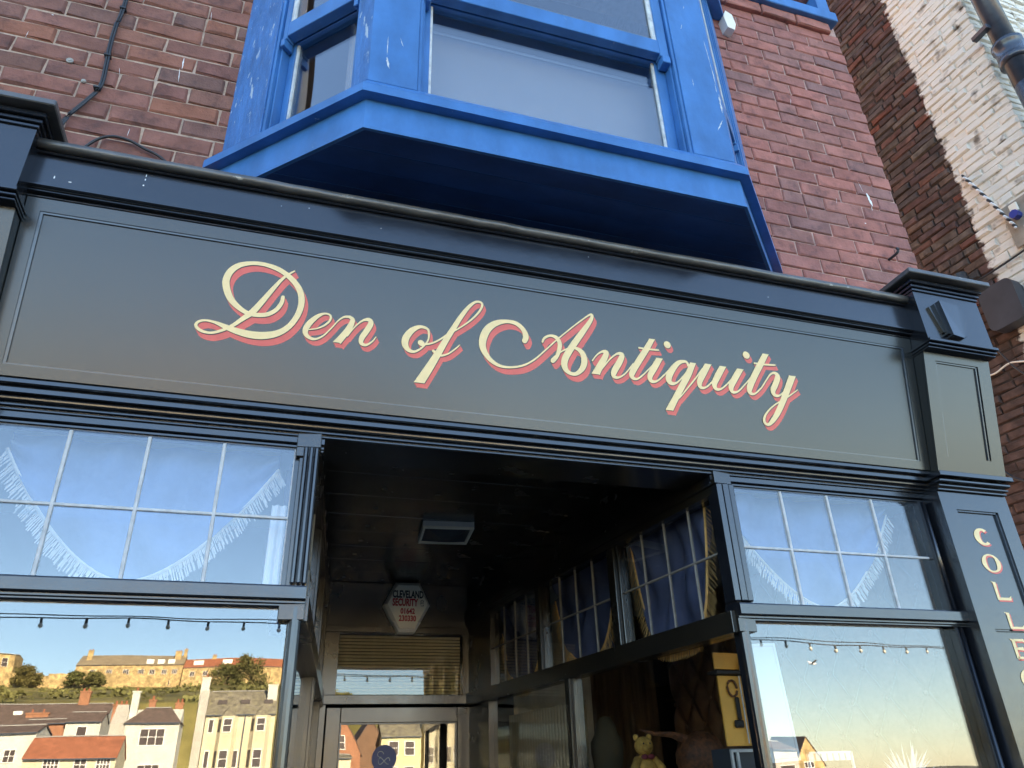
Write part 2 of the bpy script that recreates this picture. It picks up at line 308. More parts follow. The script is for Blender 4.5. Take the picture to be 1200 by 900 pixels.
# mortar / wall slabs behind the brick faces
def slab(x0, x1, z0, z1, m, y0=.0075, y1=.24): build('mortar_bed', MB().box(x0, x1, y0, y1, z0, z1), m, bld)
slab(-6, -.31, 1.3, 7, 'mortar'); slab(1.76, 2.668, 1.3, 3.62, 'mortar2'); slab(-.31, 1.76, 3.62, 7, 'mortar'); slab(1.76, 1.95, 3.62, 7, 'mortar2')
slab(2.60, 2.668, 3.62, 7, 'mortar2'); slab(1.95, 2.60, 5.2, 7, 'mortar2'); slab(2.55, 2.668, GZ, 1.3, 'mortar2'); slab(-6, -1.07, GZ, 1.3, 'mortar')
slab(-.31, 1.76, 1.3, 1.83, 'mortar')
bw = MB(); bw.box(2.63, 2.665, .24, 8, GZ, 7); bw.box(-6, 2.665, 7.8, 8, GZ, 7); bw.box(-6, -5.9, .24, 8, GZ, 7)
build('side_wall', bw, 'mortar2', bld)
build('roof', MB().box(-6.2, 2.8, -.05, 8.2, 7, 7.15), 't_slate', bld)
# upstairs room seen through the bay glass
rm = MB(); rm.box(-2.2, 2.6, .3, 4, 3.55, 3.62); rm.box(-2.2, 2.6, 4, 4.1, 1.6, 3.55); rm.box(-2.3, -2.2, .3, 4, 1.6, 3.62); rm.box(2.6, 2.62, .3, 4, 1.6, 3.62); rm.box(-2.2, 2.6, .3, 4, 1.45, 1.6)
build('room_shell', rm, 'room', bld)
cv = MB(); 
for (y, z, r) in ((3.9, 3.5, .06), (3.96, 3.4, .03)): cv.box(-2.2, 2.6, y - r, y + r, z - .015, z + .015)
build('ceiling_coving', cv, 'room', bld)

# ---- bay window
def bo(off):  # outline of the bay at an inward offset (sill edge = 0)
    a = .4142 * off; return [(-.378 + 1.4142 * off, 0), (.092 + a, -.468 + off), (1.425 - a, -.468 + off), (1.895 - 1.4142 * off, 0)]
def loft(mb, o1, z1, o2, z2):
    P1, P2 = bo(o1), bo(o2); n = 4; v = [(x, y, z1) for x, y in P1] + [(x, y, z2) for x, y in P2]
    f = [(i, i + 1, n + i + 1, n + i) for i in range(3)] + [(3, 0, n, n + 3), (3, 2, 1, 0), (4, 5, 6, 7)]
    return mb.add(v, f)
bay = build('bay_window', loft(MB(), .034, 1.722, .034, 1.838), 'blue', bld)      # apron board body
bay['label'] = 'blue painted canted bay window with flaking paint'
s_ = MB(); loft(s_, 0, 1.838, 0, 1.872); loft(s_, 0, 1.8722, .04, 1.93); build('sill', s_, 'blue', bay)
s_ = MB(); loft(s_, .030, 1.716, .030, 1.728); build('apron_bead', s_, 'blue', bay)
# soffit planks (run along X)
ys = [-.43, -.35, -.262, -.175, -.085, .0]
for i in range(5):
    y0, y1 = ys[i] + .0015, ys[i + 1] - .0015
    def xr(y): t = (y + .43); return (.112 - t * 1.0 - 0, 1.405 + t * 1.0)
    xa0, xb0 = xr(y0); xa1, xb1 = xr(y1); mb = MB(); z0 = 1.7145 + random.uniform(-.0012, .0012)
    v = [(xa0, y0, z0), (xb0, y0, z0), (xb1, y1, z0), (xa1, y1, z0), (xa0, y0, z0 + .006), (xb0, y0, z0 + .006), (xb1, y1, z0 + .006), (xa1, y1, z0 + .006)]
    mb.add(v, [(0, 1, 2, 3), (7, 6, 5, 4), (0, 4, 5, 1), (1, 5, 6, 2), (2, 6, 7, 3), (3, 7, 4, 0)]); build('soffit_plank', mb, 'blueshade', bay)
# faces of the bay: local frame (origin, u along face, n outwards)
def face_mat(o, u):
    u = Vector(u).normalized(); n = Vector((u.y, -u.x, 0)); m = Matrix.Identity(4)
    m.col[0] = (*u, 0); m.col[1] = (*(-n), 0); m.col[2] = (0, 0, 1, 0); m.col[3] = (*o, 1); return m
ZT = 3.45
def sash_face(mat, L, pl, pr, rail=2.45, wood='blue', gr=.045):
    """face of length L: posts pl, pr wide; local x along the face, y inwards, z up"""
    def B(name, boxes, m='blue', bev=.002):
        o = None
        for b in boxes: o = build(name, MB().box(*b, bev=bev).xf(mat), m, bay)
        return o
    g0, g1 = pl + .045, L - pr - gr
    B('corner_post', [(0, pl, 0, .09, 1.925, ZT)], wood); B('corner_post', [(L - pr, L, 0, .09, 1.925, ZT)], 'bluechip' if wood != 'blue' else 'blue')
    B('sash_lining', [(pl, pl + .012, .006, .1, 1.925, ZT), (pl + .012, pl + .02, .02, .1, 1.925, ZT), (L - pr - .012, L - pr, .006, .1, 1.925, ZT), (L - pr - .02, L - pr - .012, .02, .1, 1.925, ZT)])
    # lower sash (inner)
    B('lower_sash', [(pl + .02, g0, .055, .09, 1.94, rail + .03), (g1, L - pr - .02, .055, .09, 1.94, rail + .03), (g0, g1, .055, .09, 1.94, 1.985), (g0, g1, .055, .09, rail, rail + .03)])
    B('putty_bead', [(g0, g0 + .009, .062, .07, 1.985, rail), (g1 - .009, g1, .062, .07, 1.985, rail)], 'putty', 0)
    B('pane', [(g0, g1, .070, .074, 1.985, rail)], 'glassbay', 0)
    # upper sash (outer)
    B('upper_sash', [(pl + .02, g0 - .004, .012, .05, rail - .012, ZT), (g1 + .004, L - pr - .02, .012, .05, rail - .012, ZT), (g0 - .004, g1 + .004, .012, .05, rail + .0, rail + .075)])
    B('sash_horn', [(pl + .02, g0 - .008, .006, .05, rail - .05, rail - .013), (g1 + .008, L - pr - .02, .006, .05, rail - .05, rail - .013)])
    B('putty_bead', [(g0 - .004, g0 + .014, .02, .028, rail + .075, ZT), (g1 - .014, g1 + .004, .02, .028, rail + .075, ZT)], 'putty', 0)
    B('pane', [(g0 - .004, g1 + .004, .028, .032, rail + .075, ZT)], 'glassbay', 0)
P_ = bo(.035)
sash_face(face_mat((P_[1][0], P_[1][1], 0), (1, 0, 0)), P_[2][0] - P_[1][0], .155, .165, 2.44, gr=.062)
dl = Vector((P_[1][0] - P_[0][0], P_[1][1] - P_[0][1], 0))
sash_face(face_mat((P_[0][0], P_[0][1], 0), dl), dl.length, .17, .06, 2.40, 'bluechip')
dr = Vector((P_[3][0] - P_[2][0], P_[3][1] - P_[2][1], 0))
sash_face(face_mat((P_[2][0], P_[2][1], 0), dr), dr.length, .06, .17, 2.40)
build('bay_roof', loft(MB(), -.02, ZT, -.02, ZT + .15), 'blue', bay)
# flaked paint on the posts
_r = random.Random(9)
def flake(x, z, w_, h_, tilt, nm='paint_flake'):
    k = 11; mb = MB(); L_ = [(w_ * _r.uniform(.1, .6) * math.sin(math.pi * (q + .3) / k) + tilt * h_ * (q / (k - 1) - .5), h_ * (q / (k - 1) - .5)) for q in range(k)]; R_ = [(-w_ * _r.uniform(.1, .6) * math.sin(math.pi * (q + .3) / k) + tilt * h_ * (q / (k - 1) - .5), h_ * (q / (k - 1) - .5)) for q in range(k)]
    for q in range(k - 1): mb.face([(x + a, -.4334, z + b) for a, b in (L_[q], R_[q], R_[q + 1], L_[q + 1])])
    build(nm, mb, 'flakes', bay)
for a in ((1.395, 2.50, .004, .14, -.05), (1.400, 2.38, .005, .12, -.04), (1.404, 2.22, .012, .10, .03), (1.380, 2.10, .006, .06, .5), (1.398, 2.30, .003, .05, 0), (1.30, 2.62, .004, .03, .3), (1.30, 2.30, .003, .04, 0), (.165, 2.02, .010, .05, -.2), (.16, 2.10, .003, .09, 0), (.205, 2.13, .003, .04, -.3), (1.33, 2.75, .003, .02, .2)): flake(*a)
# curtain at the left cant window
def drape(x0, x1, y, z0, z1, amp, n, ph=0, axis='x'):
    mb = MB(); k = n * 6; v = []
    for i in range(k + 1):
        t = i / k; a = x0 + (x1 - x0) * t; d = y + amp * math.sin(t * n * 2 * math.pi + ph) * (1 + .3 * math.sin(5 * t))
        for z in (z0, z1): v.append((a, d, z) if axis == 'x' else (d, a, z))
    mb.add(v, [(2 * i, 2 * i + 2, 2 * i + 3, 2 * i + 1) for i in range(k)]); return mb
d1 = drape(-.02, .16, 0, 1.95, 3.5, .02, 3).xf(Matrix.Translation((.06, -.22, 0)) @ Matrix.Rotation(-.9, 4, 'Z'))
cu = build('curtain', d1, mk('grey_curtain', (.30, .28, .27), .9, .3, 8, stretch=(4, 4, .4)), None, True)
tag(cu, 'grey curtain hanging inside the left angled window of the blue bay', 'curtain')
bl = thing('roller_blind', (.78, -.2, 1.9), 'pale blind filling the lower half of the blue bay window', 'blind'); build('blind_sheet', MB().box(.20, 1.36, -.252, -.249, 1.9, 2.475), 'dullblind', bl); build('hem_bar', MB().box(.20, 1.36, -.256, -.253, 2.455, 2.465), 'room', bl)

# ---- upper right window
uw = build('upper_window', MB().box(1.95, 2.655, -.05, .1, 3.672, 3.745, bev=.004), 'blue', bld)
build('window_frame', MB().box(1.95, 2.02, -.02, .08, 3.745, 5.2).box(2.56, 2.64, -.03, .08, 3.745, 5.2).box(2.02, 2.56, -.01, .07, 3.745, 3.81), 'blue', uw)
build('pane', MB().box(2.02, 2.56, .03, .034, 3.81, 5.2), 'glass', uw)
build('cill_board', MB().box(2.1, 2.56, .06, .2, 3.81, 3.9), 'white', uw)
# ================================================================ SHOPFRONT
XL, XR = -.7568, 2.2336        # inner edges of the pilasters
OL, OR = .088, 1.358           # lobby opening
sf = thing('shopfront', (.74, 0, GZ), 'black painted timber shopfront with pilasters, leaded transom lights and recessed entrance lobby', 'shopfront')
# --- main cornice below the sign, frieze, roll moulding (profiles in Y,Z, extruded along X)
cor = build('cornice', MB().px([(.0, .99), (-.060, .99), (-.105, .946), (-.105, .934), (-.098, .931), (-.088, .9305), (-.088, .928), (-.090, .926), (-.090, .914), (-.084, .9125), (-.074, .912),
     (-.0785, .908), (-.0795, .904), (-.0785, .900), (-.074, .897), (-.064, .8965), (-.064, .889), (-.058, .8885), (-.053, .8875), (-.053, .881), (-.049, .8795), (.0, .8795)], XL, XR), 'black', sf)
for xa, xb in ((XL, .1), (1.35, XR)):
    build('window_head', MB().px([(.0, .8793), (-.046, .8793), (-.046, .863), (-.041, .8615), (-.034, .861), (-.037, .857), (-.037, .852), (-.030, .8505), (-.030, .846), (.0, .846)], xa, xb), 'black', cor)
# lead-covered top and roll, frieze board, small mouldings under the frieze
fr = build('frieze', MB().box(XL, XR, -.221, 0, 1.482, 1.585), 'black', sf)
build('frieze_moulding', MB().px([(-.10, 1.4818), (-.224, 1.4818), (-.229, 1.479), (-.229, 1.474), (-.224, 1.471), (-.214, 1.4705), (-.216, 1.467), (-.216, 1.463), (-.211, 1.461), (-.200, 1.4605), (-.203, 1.457), (-.203, 1.453), (-.196, 1.451), (-.10, 1.451)], XL, XR), 'black', fr)
build('cornice_bed', MB().px([(-.05, 1.586), (-.228, 1.586), (-.232, 1.589), (-.232, 1.593), (-.05, 1.593)], XL, XR), 'black', fr)
rp = [(XL + (XR - XL) * i / 40, -.238 + random.uniform(-.0012, .0012), 1.6085 + random.uniform(-.001, .001)) for i in range(41)]
build('roll_moulding', MB().tube(rp, .0155, 14), 'cap', sf, True)
build('lead_flashing', MB().px([(.0, 1.66), (-.236, 1.6285), (-.225, 1.594), (.0, 1.594)], XL, XR), 'cap', sf)
build('fascia_core', MB().px([(.0, 1.46), (-.16, 1.46), (-.075, .99), (.0, .99)], XL + .001, XR - .001), 'dark', sf)

# white flecks on the frieze board
_r = random.Random(4)
for (x, z, w_, h_) in ((-.700, 1.512, .004, .016), (-.66, 1.505, .012, .004), (-.478, 1.575, .003, .012), (-.478, 1.560, .004, .010), (-.479, 1.538, .006, .007), (-.10, 1.55, .003, .003), (-.02, 1.56, .004, .004), (.20, 1.53, .003, .003), (.9, 1.56, .003, .003), (1.6, 1.52, .004, .003)):
    build('lime_fleck', MB().face([(x + w_ / 2 * math.cos(a * .9) * _r.uniform(.6, 1), -.2214, z + h_ / 2 * math.sin(a * .9) * _r.uniform(.6, 1)) for a in range(7)]), 'flower', fr)
# --- pilasters
def pilaster(x0, right):
    x1 = x0 + .3134; root = build('pilaster', MB().box(x0, x1, -.10, 0, GZ, .8698), 'black', sf)
    # lower face: stiles and rails 12 mm proud of the sunk panels
    Y0, Y1 = -.112, -.10
    fx0, fx1 = x0 + .0625, x0 + .252
    f = MB()
    for b in ((x0, fx0, GZ, .8698), (fx1, x1, GZ, .8698), (fx0, fx1, .805, .8698), (fx0, fx1, .394, .4435), (fx0, fx1, GZ, -1.0)): f.box(b[0], b[1], Y0, Y1 + .0005, b[2], b[3])
    build('panel_frame', f, 'black', root)
    bd = MB()
    for za, zb in ((.4435, .805), (-1.0, .394)):
        bd.box(fx0, fx0 + .007, -.107, -.0995, za, zb).box(fx1 - .007, fx1, -.107, -.0995, za, zb).box(fx0, fx1, -.107, -.0995, zb - .006, zb - .0002)
    build('panel_bead', bd, 'signbead', root)
    # neck mouldings
    for k, (zb, zt, y, o) in enumerate(((.9125, .930, -.158, .012), (.894, .9065, -.145, .006), (.882, .889, -.132, .003), (.8702, .8775, -.122, .001))):
        h = zt - zb; build('neck_moulding', MB().box(x0 - o, x1 + o, y, 0, zb, zt, bev=.0035 if k == 1 else .0015), 'black', root)
    build('neck_core', MB().box(x0 + .0005, x1 - .0005, -.118, 0, .8702, .934), 'black', root)
    # tilted panel
    yb, zb, yt, zt = -.141, .934, -.238, 1.377
    build('tilted_panel', MB().px([(0, zb), (yb + .008, zb), (yt + .008, zt), (0, zt)], x0, x1), 'signpaint', root)
    sl = Vector((0, yt - yb, zt - zb)); n = Vector((0, -sl.z, sl.y)).normalized(); H = sl.length; e = sl.normalized()
    def P(x, s, o): q = Vector((0, yb + .008 + .0, zb)) + e * s + n * o; return (x, q.y, q.z)
    f = MB(); px0, px1 = x0 + .052, x0 + .256; s0, s1 = .058, H - .030
    for a, b, c, d in ((x0, px0, 0, H), (px1, x1, 0, H), (px0, px1, 0, s0), (px0, px1, s1, H)):
        v = [P(a, c, -.001), P(b, c, -.001), P(b, d, -.001), P(a, d, -.001), P(a, c, .009), P(b, c, .009), P(b, d, .009), P(a, d, .009)]
        f.add(v, [(0, 1, 2, 3), (7, 6, 5, 4), (0, 4, 5, 1), (1, 5, 6, 2), (2, 6, 7, 3), (3, 7, 4, 0)])
    build('tilted_panel_frame', f, 'signpaint', root)
    f = MB()
    for a, b, c, d in ((px0, px0 + .007, s0, s1), (px1 - .009, px1 - .003, s0, s1), (px0, px1, s1 - .006, s1)):
        v = [P(a, c, -.001), P(b, c, -.001), P(b, d, -.001), P(a, d, -.001), P(a, c, .005), P(b, c, .005), P(b, d, .005), P(a, d, .005)]
        f.add(v, [(0, 1, 2, 3), (7, 6, 5, 4), (0, 4, 5, 1), (1, 5, 6, 2), (2, 6, 7, 3), (3, 7, 4, 0)])
    build('panel_bead', f, 'signbead', root)
    # mouldings between panel and block
    for zb2, zt2, y, o in ((1.3945, 1.4075, -.291, .008), (1.3835, 1.392, -.281, .006), (1.3745, 1.3815, -.272, .004)):
        build('band_moulding', MB().box(x0 - o, x1 + o, y, 0, zb2, zt2, bev=.0018), 'black', root)
    build('band_core', MB().box(x0 + .0005, x1 - .0005, -.25, 0, 1.377, 1.408), 'black', root)
    build('block', MB().box(x0, x1, -.277, 0, 1.408, 1.6235), 'black', root)
    # fan-shaped fluted ornament: three leaves, proud on the left and dying into the block on the right
    for k, (xt, xb, rt, rb, th, zt3, zb3) in enumerate(((.044, .074, .235, .190, .009, 1.5525, 1.442), (.064, .086, .210, .176, .018, 1.563, 1.434), (.084, .098, .185, .163, .028, 1.576, 1.425))):
        mb = MB(); yr = -.277 - th * .6
        v = [(x0 + xb, -.2765, zb3), (x0 + rb, -.2765, zb3), (x0 + rt, -.2765, zt3), (x0 + xt, -.2765, zt3), (x0 + xb, -.277 - th, zb3), (x0 + rb, yr, zb3), (x0 + rt, yr, zt3), (x0 + xt, -.277 - th, zt3)]
        mb.add(v, [(0, 1, 2, 3), (7, 6, 5), (7, 5, 4), (0, 4, 5, 1), (1, 5, 6, 2), (2, 6, 7, 3), (3, 7, 4, 0)]); build('ornament_leaf', mb, 'black', root)
    for zb2, zt2, y, o in ((1.6235, 1.634, -.283, .004), (1.6365, 1.6485, -.290, .010), (1.651, 1.6665, -.300, .018)):
        build('cap_moulding', MB().box(x0 - o, x1 + o, y, 0, zb2, zt2, bev=.0018), 'black', root)
    build('cap_core', MB().box(x0 + .0006, x1 - .0006, -.27, 0, 1.6236, 1.67), 'black', root)
    build('cap_slab', MB().box(x0 - .042, x1 + .042, -.329, 0, 1.6725, 1.694, bev=.003), 'cap', root)
    return root
pl_r = pilaster(XR, True); pl_r['label'] = 'right pilaster with cream lettering down its sunk panels'
pl_l = pilaster(XL - .3134, False)

# --- display windows (front) : transom lights with leaded bars, transom bar, big pane
def front_window(x0, x1, gx0, gx1, label, endpost):
    """gx: glass edges of transom; endpost: side of the lobby corner (-1 left end, 1 right end)"""
    root = build('transom_bar', MB().px([(0, .463), (-.050, .463), (-.056, .4605), (-.080, .456), (-.082, .452), (-.082, .424), (-.078, .4215), (-.066, .420), (-.066, .415), (-.056, .413), (-.056, .4095), (-.040, .408), (0, .408)], x0, x1), 'black', sf)
    root['label'] = label
    Y = -.03
    n = 4; pw = (gx1 - gx0) / n; zt, zm, zb = .846, .645, .463
    for i in range(n):
        for za, zz in ((zb, zm), (zm, zt)):
            build('pane', MB().box(gx0 + i * pw + .0005, gx0 + (i + 1) * pw - .0005, Y, Y + .004, za + .0005, zz - .0005), 'glass', root)
    for i in range(1, n): build('glazing_bar', MB().box(gx0 + i * pw - .0045, gx0 + i * pw + .0045, Y - .005, Y + .009, zb, zt, bev=.0015), 'lead', root)
    build('glazing_bar', MB().box(gx0, gx1, Y - .0042, Y + .0082, zm - .004, zm + .004, bev=.0015), 'lead', root)
    build('putty_bead', MB().box(gx1 - .003 if endpost > 0 else gx0 - .001, gx1 + .001 if endpost > 0 else gx0 + .003, Y - .003, Y + .002, zb, zt), 'lead', root)
    # big pane
    bx0, bx1 = (gx0, .050) if endpost > 0 else (1.402, gx1)
    build('pane', MB().box(bx0, bx1, Y, Y + .004, -.95, .408), 'glass', root)
    # end stiles
    if endpost > 0: ends = ((x0, gx0), ); corner = (gx1, OL)
    else: ends = ((gx1, x1), ); corner = (OR, gx0)
    for a, b in ends:
        if b - a > .001:
            build('window_stile', MB().box(a, b - .012, -.05, 0, -.95, .4075).box(a, b - .012, -.05, 0, .4635, .8455).box(b - .012, b, -.034, 0, -.95, .4075).box(b - .012, b, -.034, 0, .4635, .8455), 'black', root)
            build('stile_bead', MB().tube([(b - .018, -.053, -.95), (b - .018, -.053, .407)], .007, 8).tube([(b - .018, -.053, .464), (b - .018, -.053, .8455)], .007, 8), 'black', root, True)
    a, b = corner
    # reeded corner post of the transom row
    mb = MB(); w = b - a
    if endpost > 0:
        mb.box(a, a + .020, -.036, 0, .4635, .8455)
        for i in range(3): mb.box(a + .020 + i * (w - .020) / 3 + .0007, a + .020 + (i + 1) * (w - .020) / 3 - .0007, -.066 - (.003 if i == 1 else 0), 0, .4635, .8455, bev=.004)
    else:
        for i in range(3): mb.box(a + i * (w - .012) / 3 + .0007, a + (i + 1) * (w - .012) / 3 - .0007, -.066 - (.003 if i == 1 else 0), 0, .4635, .8455, bev=.004)
        mb.box(b - .012, b, -.036, 0, .4635, .8455)
    build('reeded_post', mb, 'black', root)
    # lower corner post: slim rounded
    c = .069 if endpost > 0 else 1.381
    build('corner_post', MB().tube([(c, -.045, -1.0), (c, -.045, .4075)], .0155, 12).box(min(c, .052 if endpost > 0 else 1.374), max(c, .052) if endpost > 0 else 1.40, -.034, 0, -.95, .4075), 'black', root, False)
    build('window_sill', MB().box(x0, x1, -.10, .02, -1.0, -.95, bev=.006), 'black', root)
    build('stallriser', MB().box(x0, x1, -.06, .02, GZ, -1.0), 'black', root)
    return root
wL = front_window(XL, OL, -.733, .024, 'left display window with eight leaded lights above a large pane', 1)
wR = front_window(OR, XR, 1.436, 2.192, 'right display window with eight leaded lights above a large pane', -1)

# --- lobby side glazing. local frame: u runs from the front corner inwards, n towards the lobby
LOBBY = 2.40
def lobby_side(sgn):
    x0 = 1.372 if sgn > 0 else .0745
    u = Vector((-.1012 * sgn, .99487, 0)); n = Vector((-.99487 * sgn, -.1012, 0))      # n points into the lobby
    m = Matrix.Identity(4); m.col[0] = (*u, 0); m.col[1] = (*(-n), 0); m.col[2] = (0, 0, 1, 0); m.col[3] = (x0, -.06, 0, 1)
    def B(name, boxes, mat, parent, bev=.0015):
        mb = MB()
        for b in boxes: mb.box(*b, bev=bev)
        mb.xf(m); return build(name, mb, mat, parent)
    root = B('lobby_transom', [(0.02, LOBBY, -.022, .05, .375, .44), (0.0, .03, -.014, .05, .375, .44)], 'blackwood', sf)
    root['label'] = 'glazed right side of the entrance lobby' if sgn > 0 else 'glazed left side of the entrance lobby'
    B('head_rail', [(0.0, LOBBY, -.016, .05, .846, .895), (0.0, LOBBY, -.010, .05, .818, .846)], 'blackwood', root)
    B('upper_wall', [(0.0, LOBBY, .0, .05, .895, 1.06)], 'blackwood', root)
    bays = [(.055, .665), (.755, 1.375), (1.455, 2.02)]
    for k, (a, b) in enumerate(bays):
        nn = 4; pw = (b - a) / nn
        for i in range(nn):
            for za, zb in ((.4405, .632), (.632, .8175)): B('pane', [(a + i * pw + .0004, a + (i + 1) * pw - .0004, .012, .016, za, zb)], 'glassdim', root, 0)
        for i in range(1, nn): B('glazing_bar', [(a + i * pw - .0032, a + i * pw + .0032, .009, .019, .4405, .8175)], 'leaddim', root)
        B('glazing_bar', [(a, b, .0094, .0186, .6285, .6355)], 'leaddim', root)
    B('mullion', [(.665, .69, -.004, .04, .4405, .8175), (.69, .73, -.012, .04, .4405, .8175), (.73, .755, -.004, .04, .4405, .8175)], 'blackwood', root)
    B('mullion', [(1.375, 1.395, -.004, .04, .4405, .8175), (1.395, 1.435, -.012, .04, .4405, .8175), (1.435, 1.455, -.004, .04, .4405, .8175)], 'blackwood', root)
    B('mullion', [(2.02, 2.12, -.012, .04, .4405, .8175), (2.12, 2.40, -.002, .04, .4405, .8175)], 'blackwood', root)
    B('front_stile', [(.008, .055, -.002, .04, .4405, .8175)], 'blackwood', root)
    # lower big panes
    B('pane', [(.045, 1.115, .012, .016, -.95, .375)], 'glassdim', root, 0); B('pane', [(1.195, 2.06, .012, .016, -.95, .375)], 'glassdim', root, 0)
    B('mullion', [(1.115, 1.135, -.004, .04, -.95, .3745), (1.135, 1.175, -.014, .04, -.95, .3745), (1.175, 1.195, -.004, .04, -.95, .3745)], 'blackwood', root)
    B('mullion', [(2.06, 2.14, -.012, .04, -.95, .3745), (2.14, 2.40, -.002, .04, -.95, .3745)], 'blackwood', root)
    B('stallriser', [(0.02, LOBBY, -.01, .06, GZ, -.95)], 'blackwood', root)
    return m
mR = lobby_side(1); mL = lobby_side(-1)
# --- lobby ceiling boards, lintel, back wall with fanlight and door
build('lobby_lintel', MB().box(OL - .02, OR + .03, -.045, .12, .8797, 1.06), 'blackwood', sf)
cl = build('lobby_ceiling', MB().box(-.05, 1.5, .1, 2.5, 1.0475, 1.06), 'blackwood', sf)
for i in range(9):
    y0 = .121 + i * .245; build('ceiling_board', MB().box(.02, 1.43, y0 + .001, y0 + .244, 1.0465 - .006 + random.uniform(-.0008, .0008), 1.0475, bev=.002), 'blackwood', cl)
YB = 2.31
bwl = build('lobby_back', MB().box(.25, 1.25, YB + .03, YB + .08, .79, 1.05), 'blackwood', sf)
build('fanlight_frame', MB().box(.28, 1.22, YB - .005, YB + .06, .757, .795, bev=.003).box(.28, .395, YB, YB + .06, .435, .757).box(1.096, 1.22, YB, YB + .06, .435, .757).box(.28, 1.22, YB - .01, YB + .06, .385, .435, bev=.004), 'blackwood', bwl)
build('pane', MB().box(.395, 1.096, YB + .03, YB + .034, .435, .757), 'glassdim', bwl)
for i in range(18):
    z = .445 + i * .0175; build('blind_slat', MB().px([(YB + .052, z - .006), (YB + .046, z + .001), (YB + .050, z + .0075), (YB + .0515, z + .0075), (YB + .0478, z + .001), (YB + .0535, z - .006)], .40, 1.09), 'slat', bwl)
dr_ = build('door', MB().box(.355, .430, YB - .008, YB + .04, -1.6, .372, bev=.003).box(1.062, 1.140, YB - .008, YB + .04, -1.6, .372, bev=.003).box(.430, 1.062, YB - .008, YB + .04, .296, .372, bev=.003).box(.430, 1.062, YB - .008, YB + .04, -1.6, -.7), 'blackwood', sf)
dr_['label'] = 'glazed black entrance door at the back of the lobby'
build('pane', MB().box(.430, 1.062, YB + .01, YB + .016, -.7, .296), 'glass', dr_)
build('door_bead', MB().box(.430, .438, YB + .0, YB + .01, -.7, .296).box(1.054, 1.062, YB, YB + .01, -.7, .296).box(.438, 1.054, YB, YB + .01, .289, .296), 'signbead', dr_)
build('door_frame', MB().box(.25, .350, YB - .02, YB + .05, -1.6, .3845, bev=.003).box(1.145, 1.25, YB - .02, YB + .05, -1.6, .3845, bev=.003), 'blackwood', sf)
# round sticker on the door glass
st = MB(); cx, cz = .672, .125
st.add([(cx + .065 * math.cos(a * math.pi / 16), YB + .008, cz + .065 * math.sin(a * math.pi / 16)) for a in range(32)] + [(cx + .065 * math.cos(a * math.pi / 16), YB + .0095, cz + .065 * math.sin(a * math.pi / 16)) for a in range(32)],
       [tuple(range(32)), tuple(range(32, 64))[::-1]] + [(i, (i + 1) % 32, 32 + (i + 1) % 32, 32 + i) for i in range(32)])
stk = tag(build('sticker', st, mk('blue_grey_sticker', (.10, .11, .24), .5)), 'round blue grey sticker on the glass of the entrance door', 'sticker')
sw_ = MB()
sw_.tube([(cx - .02 + .016 * math.cos(t * .5), YB + .006, cz + .02 + .014 * math.sin(t * .5)) for t in range(11)], .002, 5)
sw_.tube([(cx + .03 * math.cos(t * .35) + .0, YB + .006, cz - .012 + .016 * math.sin(t * .7)) for t in range(17)], .0022, 5)
build('sticker_print', sw_, 'lead', stk)
# interior shells: display boxes and shop behind
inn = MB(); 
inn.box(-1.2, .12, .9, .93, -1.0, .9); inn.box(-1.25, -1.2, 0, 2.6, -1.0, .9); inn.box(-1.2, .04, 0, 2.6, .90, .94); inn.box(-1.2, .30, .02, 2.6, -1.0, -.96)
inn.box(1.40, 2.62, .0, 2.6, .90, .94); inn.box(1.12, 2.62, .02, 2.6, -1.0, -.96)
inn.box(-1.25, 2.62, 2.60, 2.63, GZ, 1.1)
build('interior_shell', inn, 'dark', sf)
build('bounce_floor', MB().box(1.30, 2.30, .03, 2.5, -.9595, -.95).box(-1.15, .1, .03, .89, -.9595, -.95), 'creamcloth', sf)  # pale sheets added over the shell floor to bounce light into the displays
build('bounce_ceiling', MB().box(1.40, 2.60, .03, 2.5, .893, .8995).box(-1.15, .04, .03, .89, .893, .8995), 'room', sf)  # pale sheets added under the shell top to throw light back down
build('lobby_floor', MB().box(-.1, 1.5, -.05, 2.4, GZ, -1.5), mk('pale_bounce_floor', (.62, .56, .46), .5, .2, 5), sf)  # unseen floor made pale so that it bounces light up into the lobby

# ================================================================ SHOP SIGN (leans forward at the top)
SB = Vector((0, -.1096, .9775)); ST = Vector((0, -.1875, 1.4132)); SE = (ST - SB).normalized(); SN = Vector((0, -SE.z, SE.y)); SH = (ST - SB).length
def sg(x, s, o=0): q = SB + SE * s + SN * o; return (x, q.y, q.z)
sign = thing('shop_sign', (.74, -.12, .93), 'long dark sign board with cream and red script lettering over the shop entrance', 'sign')
SX0, SX1 = -.7171, 2.1937
def sbox(mb, a, b, c, d, o0, o1):
    v = [sg(a, c, o0), sg(b, c, o0), sg(b, d, o0), sg(a, d, o0), sg(a, c, o1), sg(b, c, o1), sg(b, d, o1), sg(a, d, o1)]
    return mb.add(v, [(0, 1, 2, 3), (7, 6, 5, 4), (0, 4, 5, 1), (1, 5, 6, 2), (2, 6, 7, 3), (3, 7, 4, 0)])
build('sign_board', sbox(MB(), SX0 - .005, SX1 + .005, -.005, SH + .005, -.012, 0), 'signpaint', sign)
fm = MB(); T_ = .007
sbox(fm, XL + .002, SX0, -.030, SH + .038, -.012, T_); sbox(fm, SX1, XR - .002, -.030, SH + .038, -.012, T_)
sbox(fm, SX0, SX1, SH, SH + .038, -.012, T_); sbox(fm, SX0, SX1, -.030, 0, -.012, T_)
build('sign_frame', fm, 'signpaint', sign)
bm_ = MB(); 
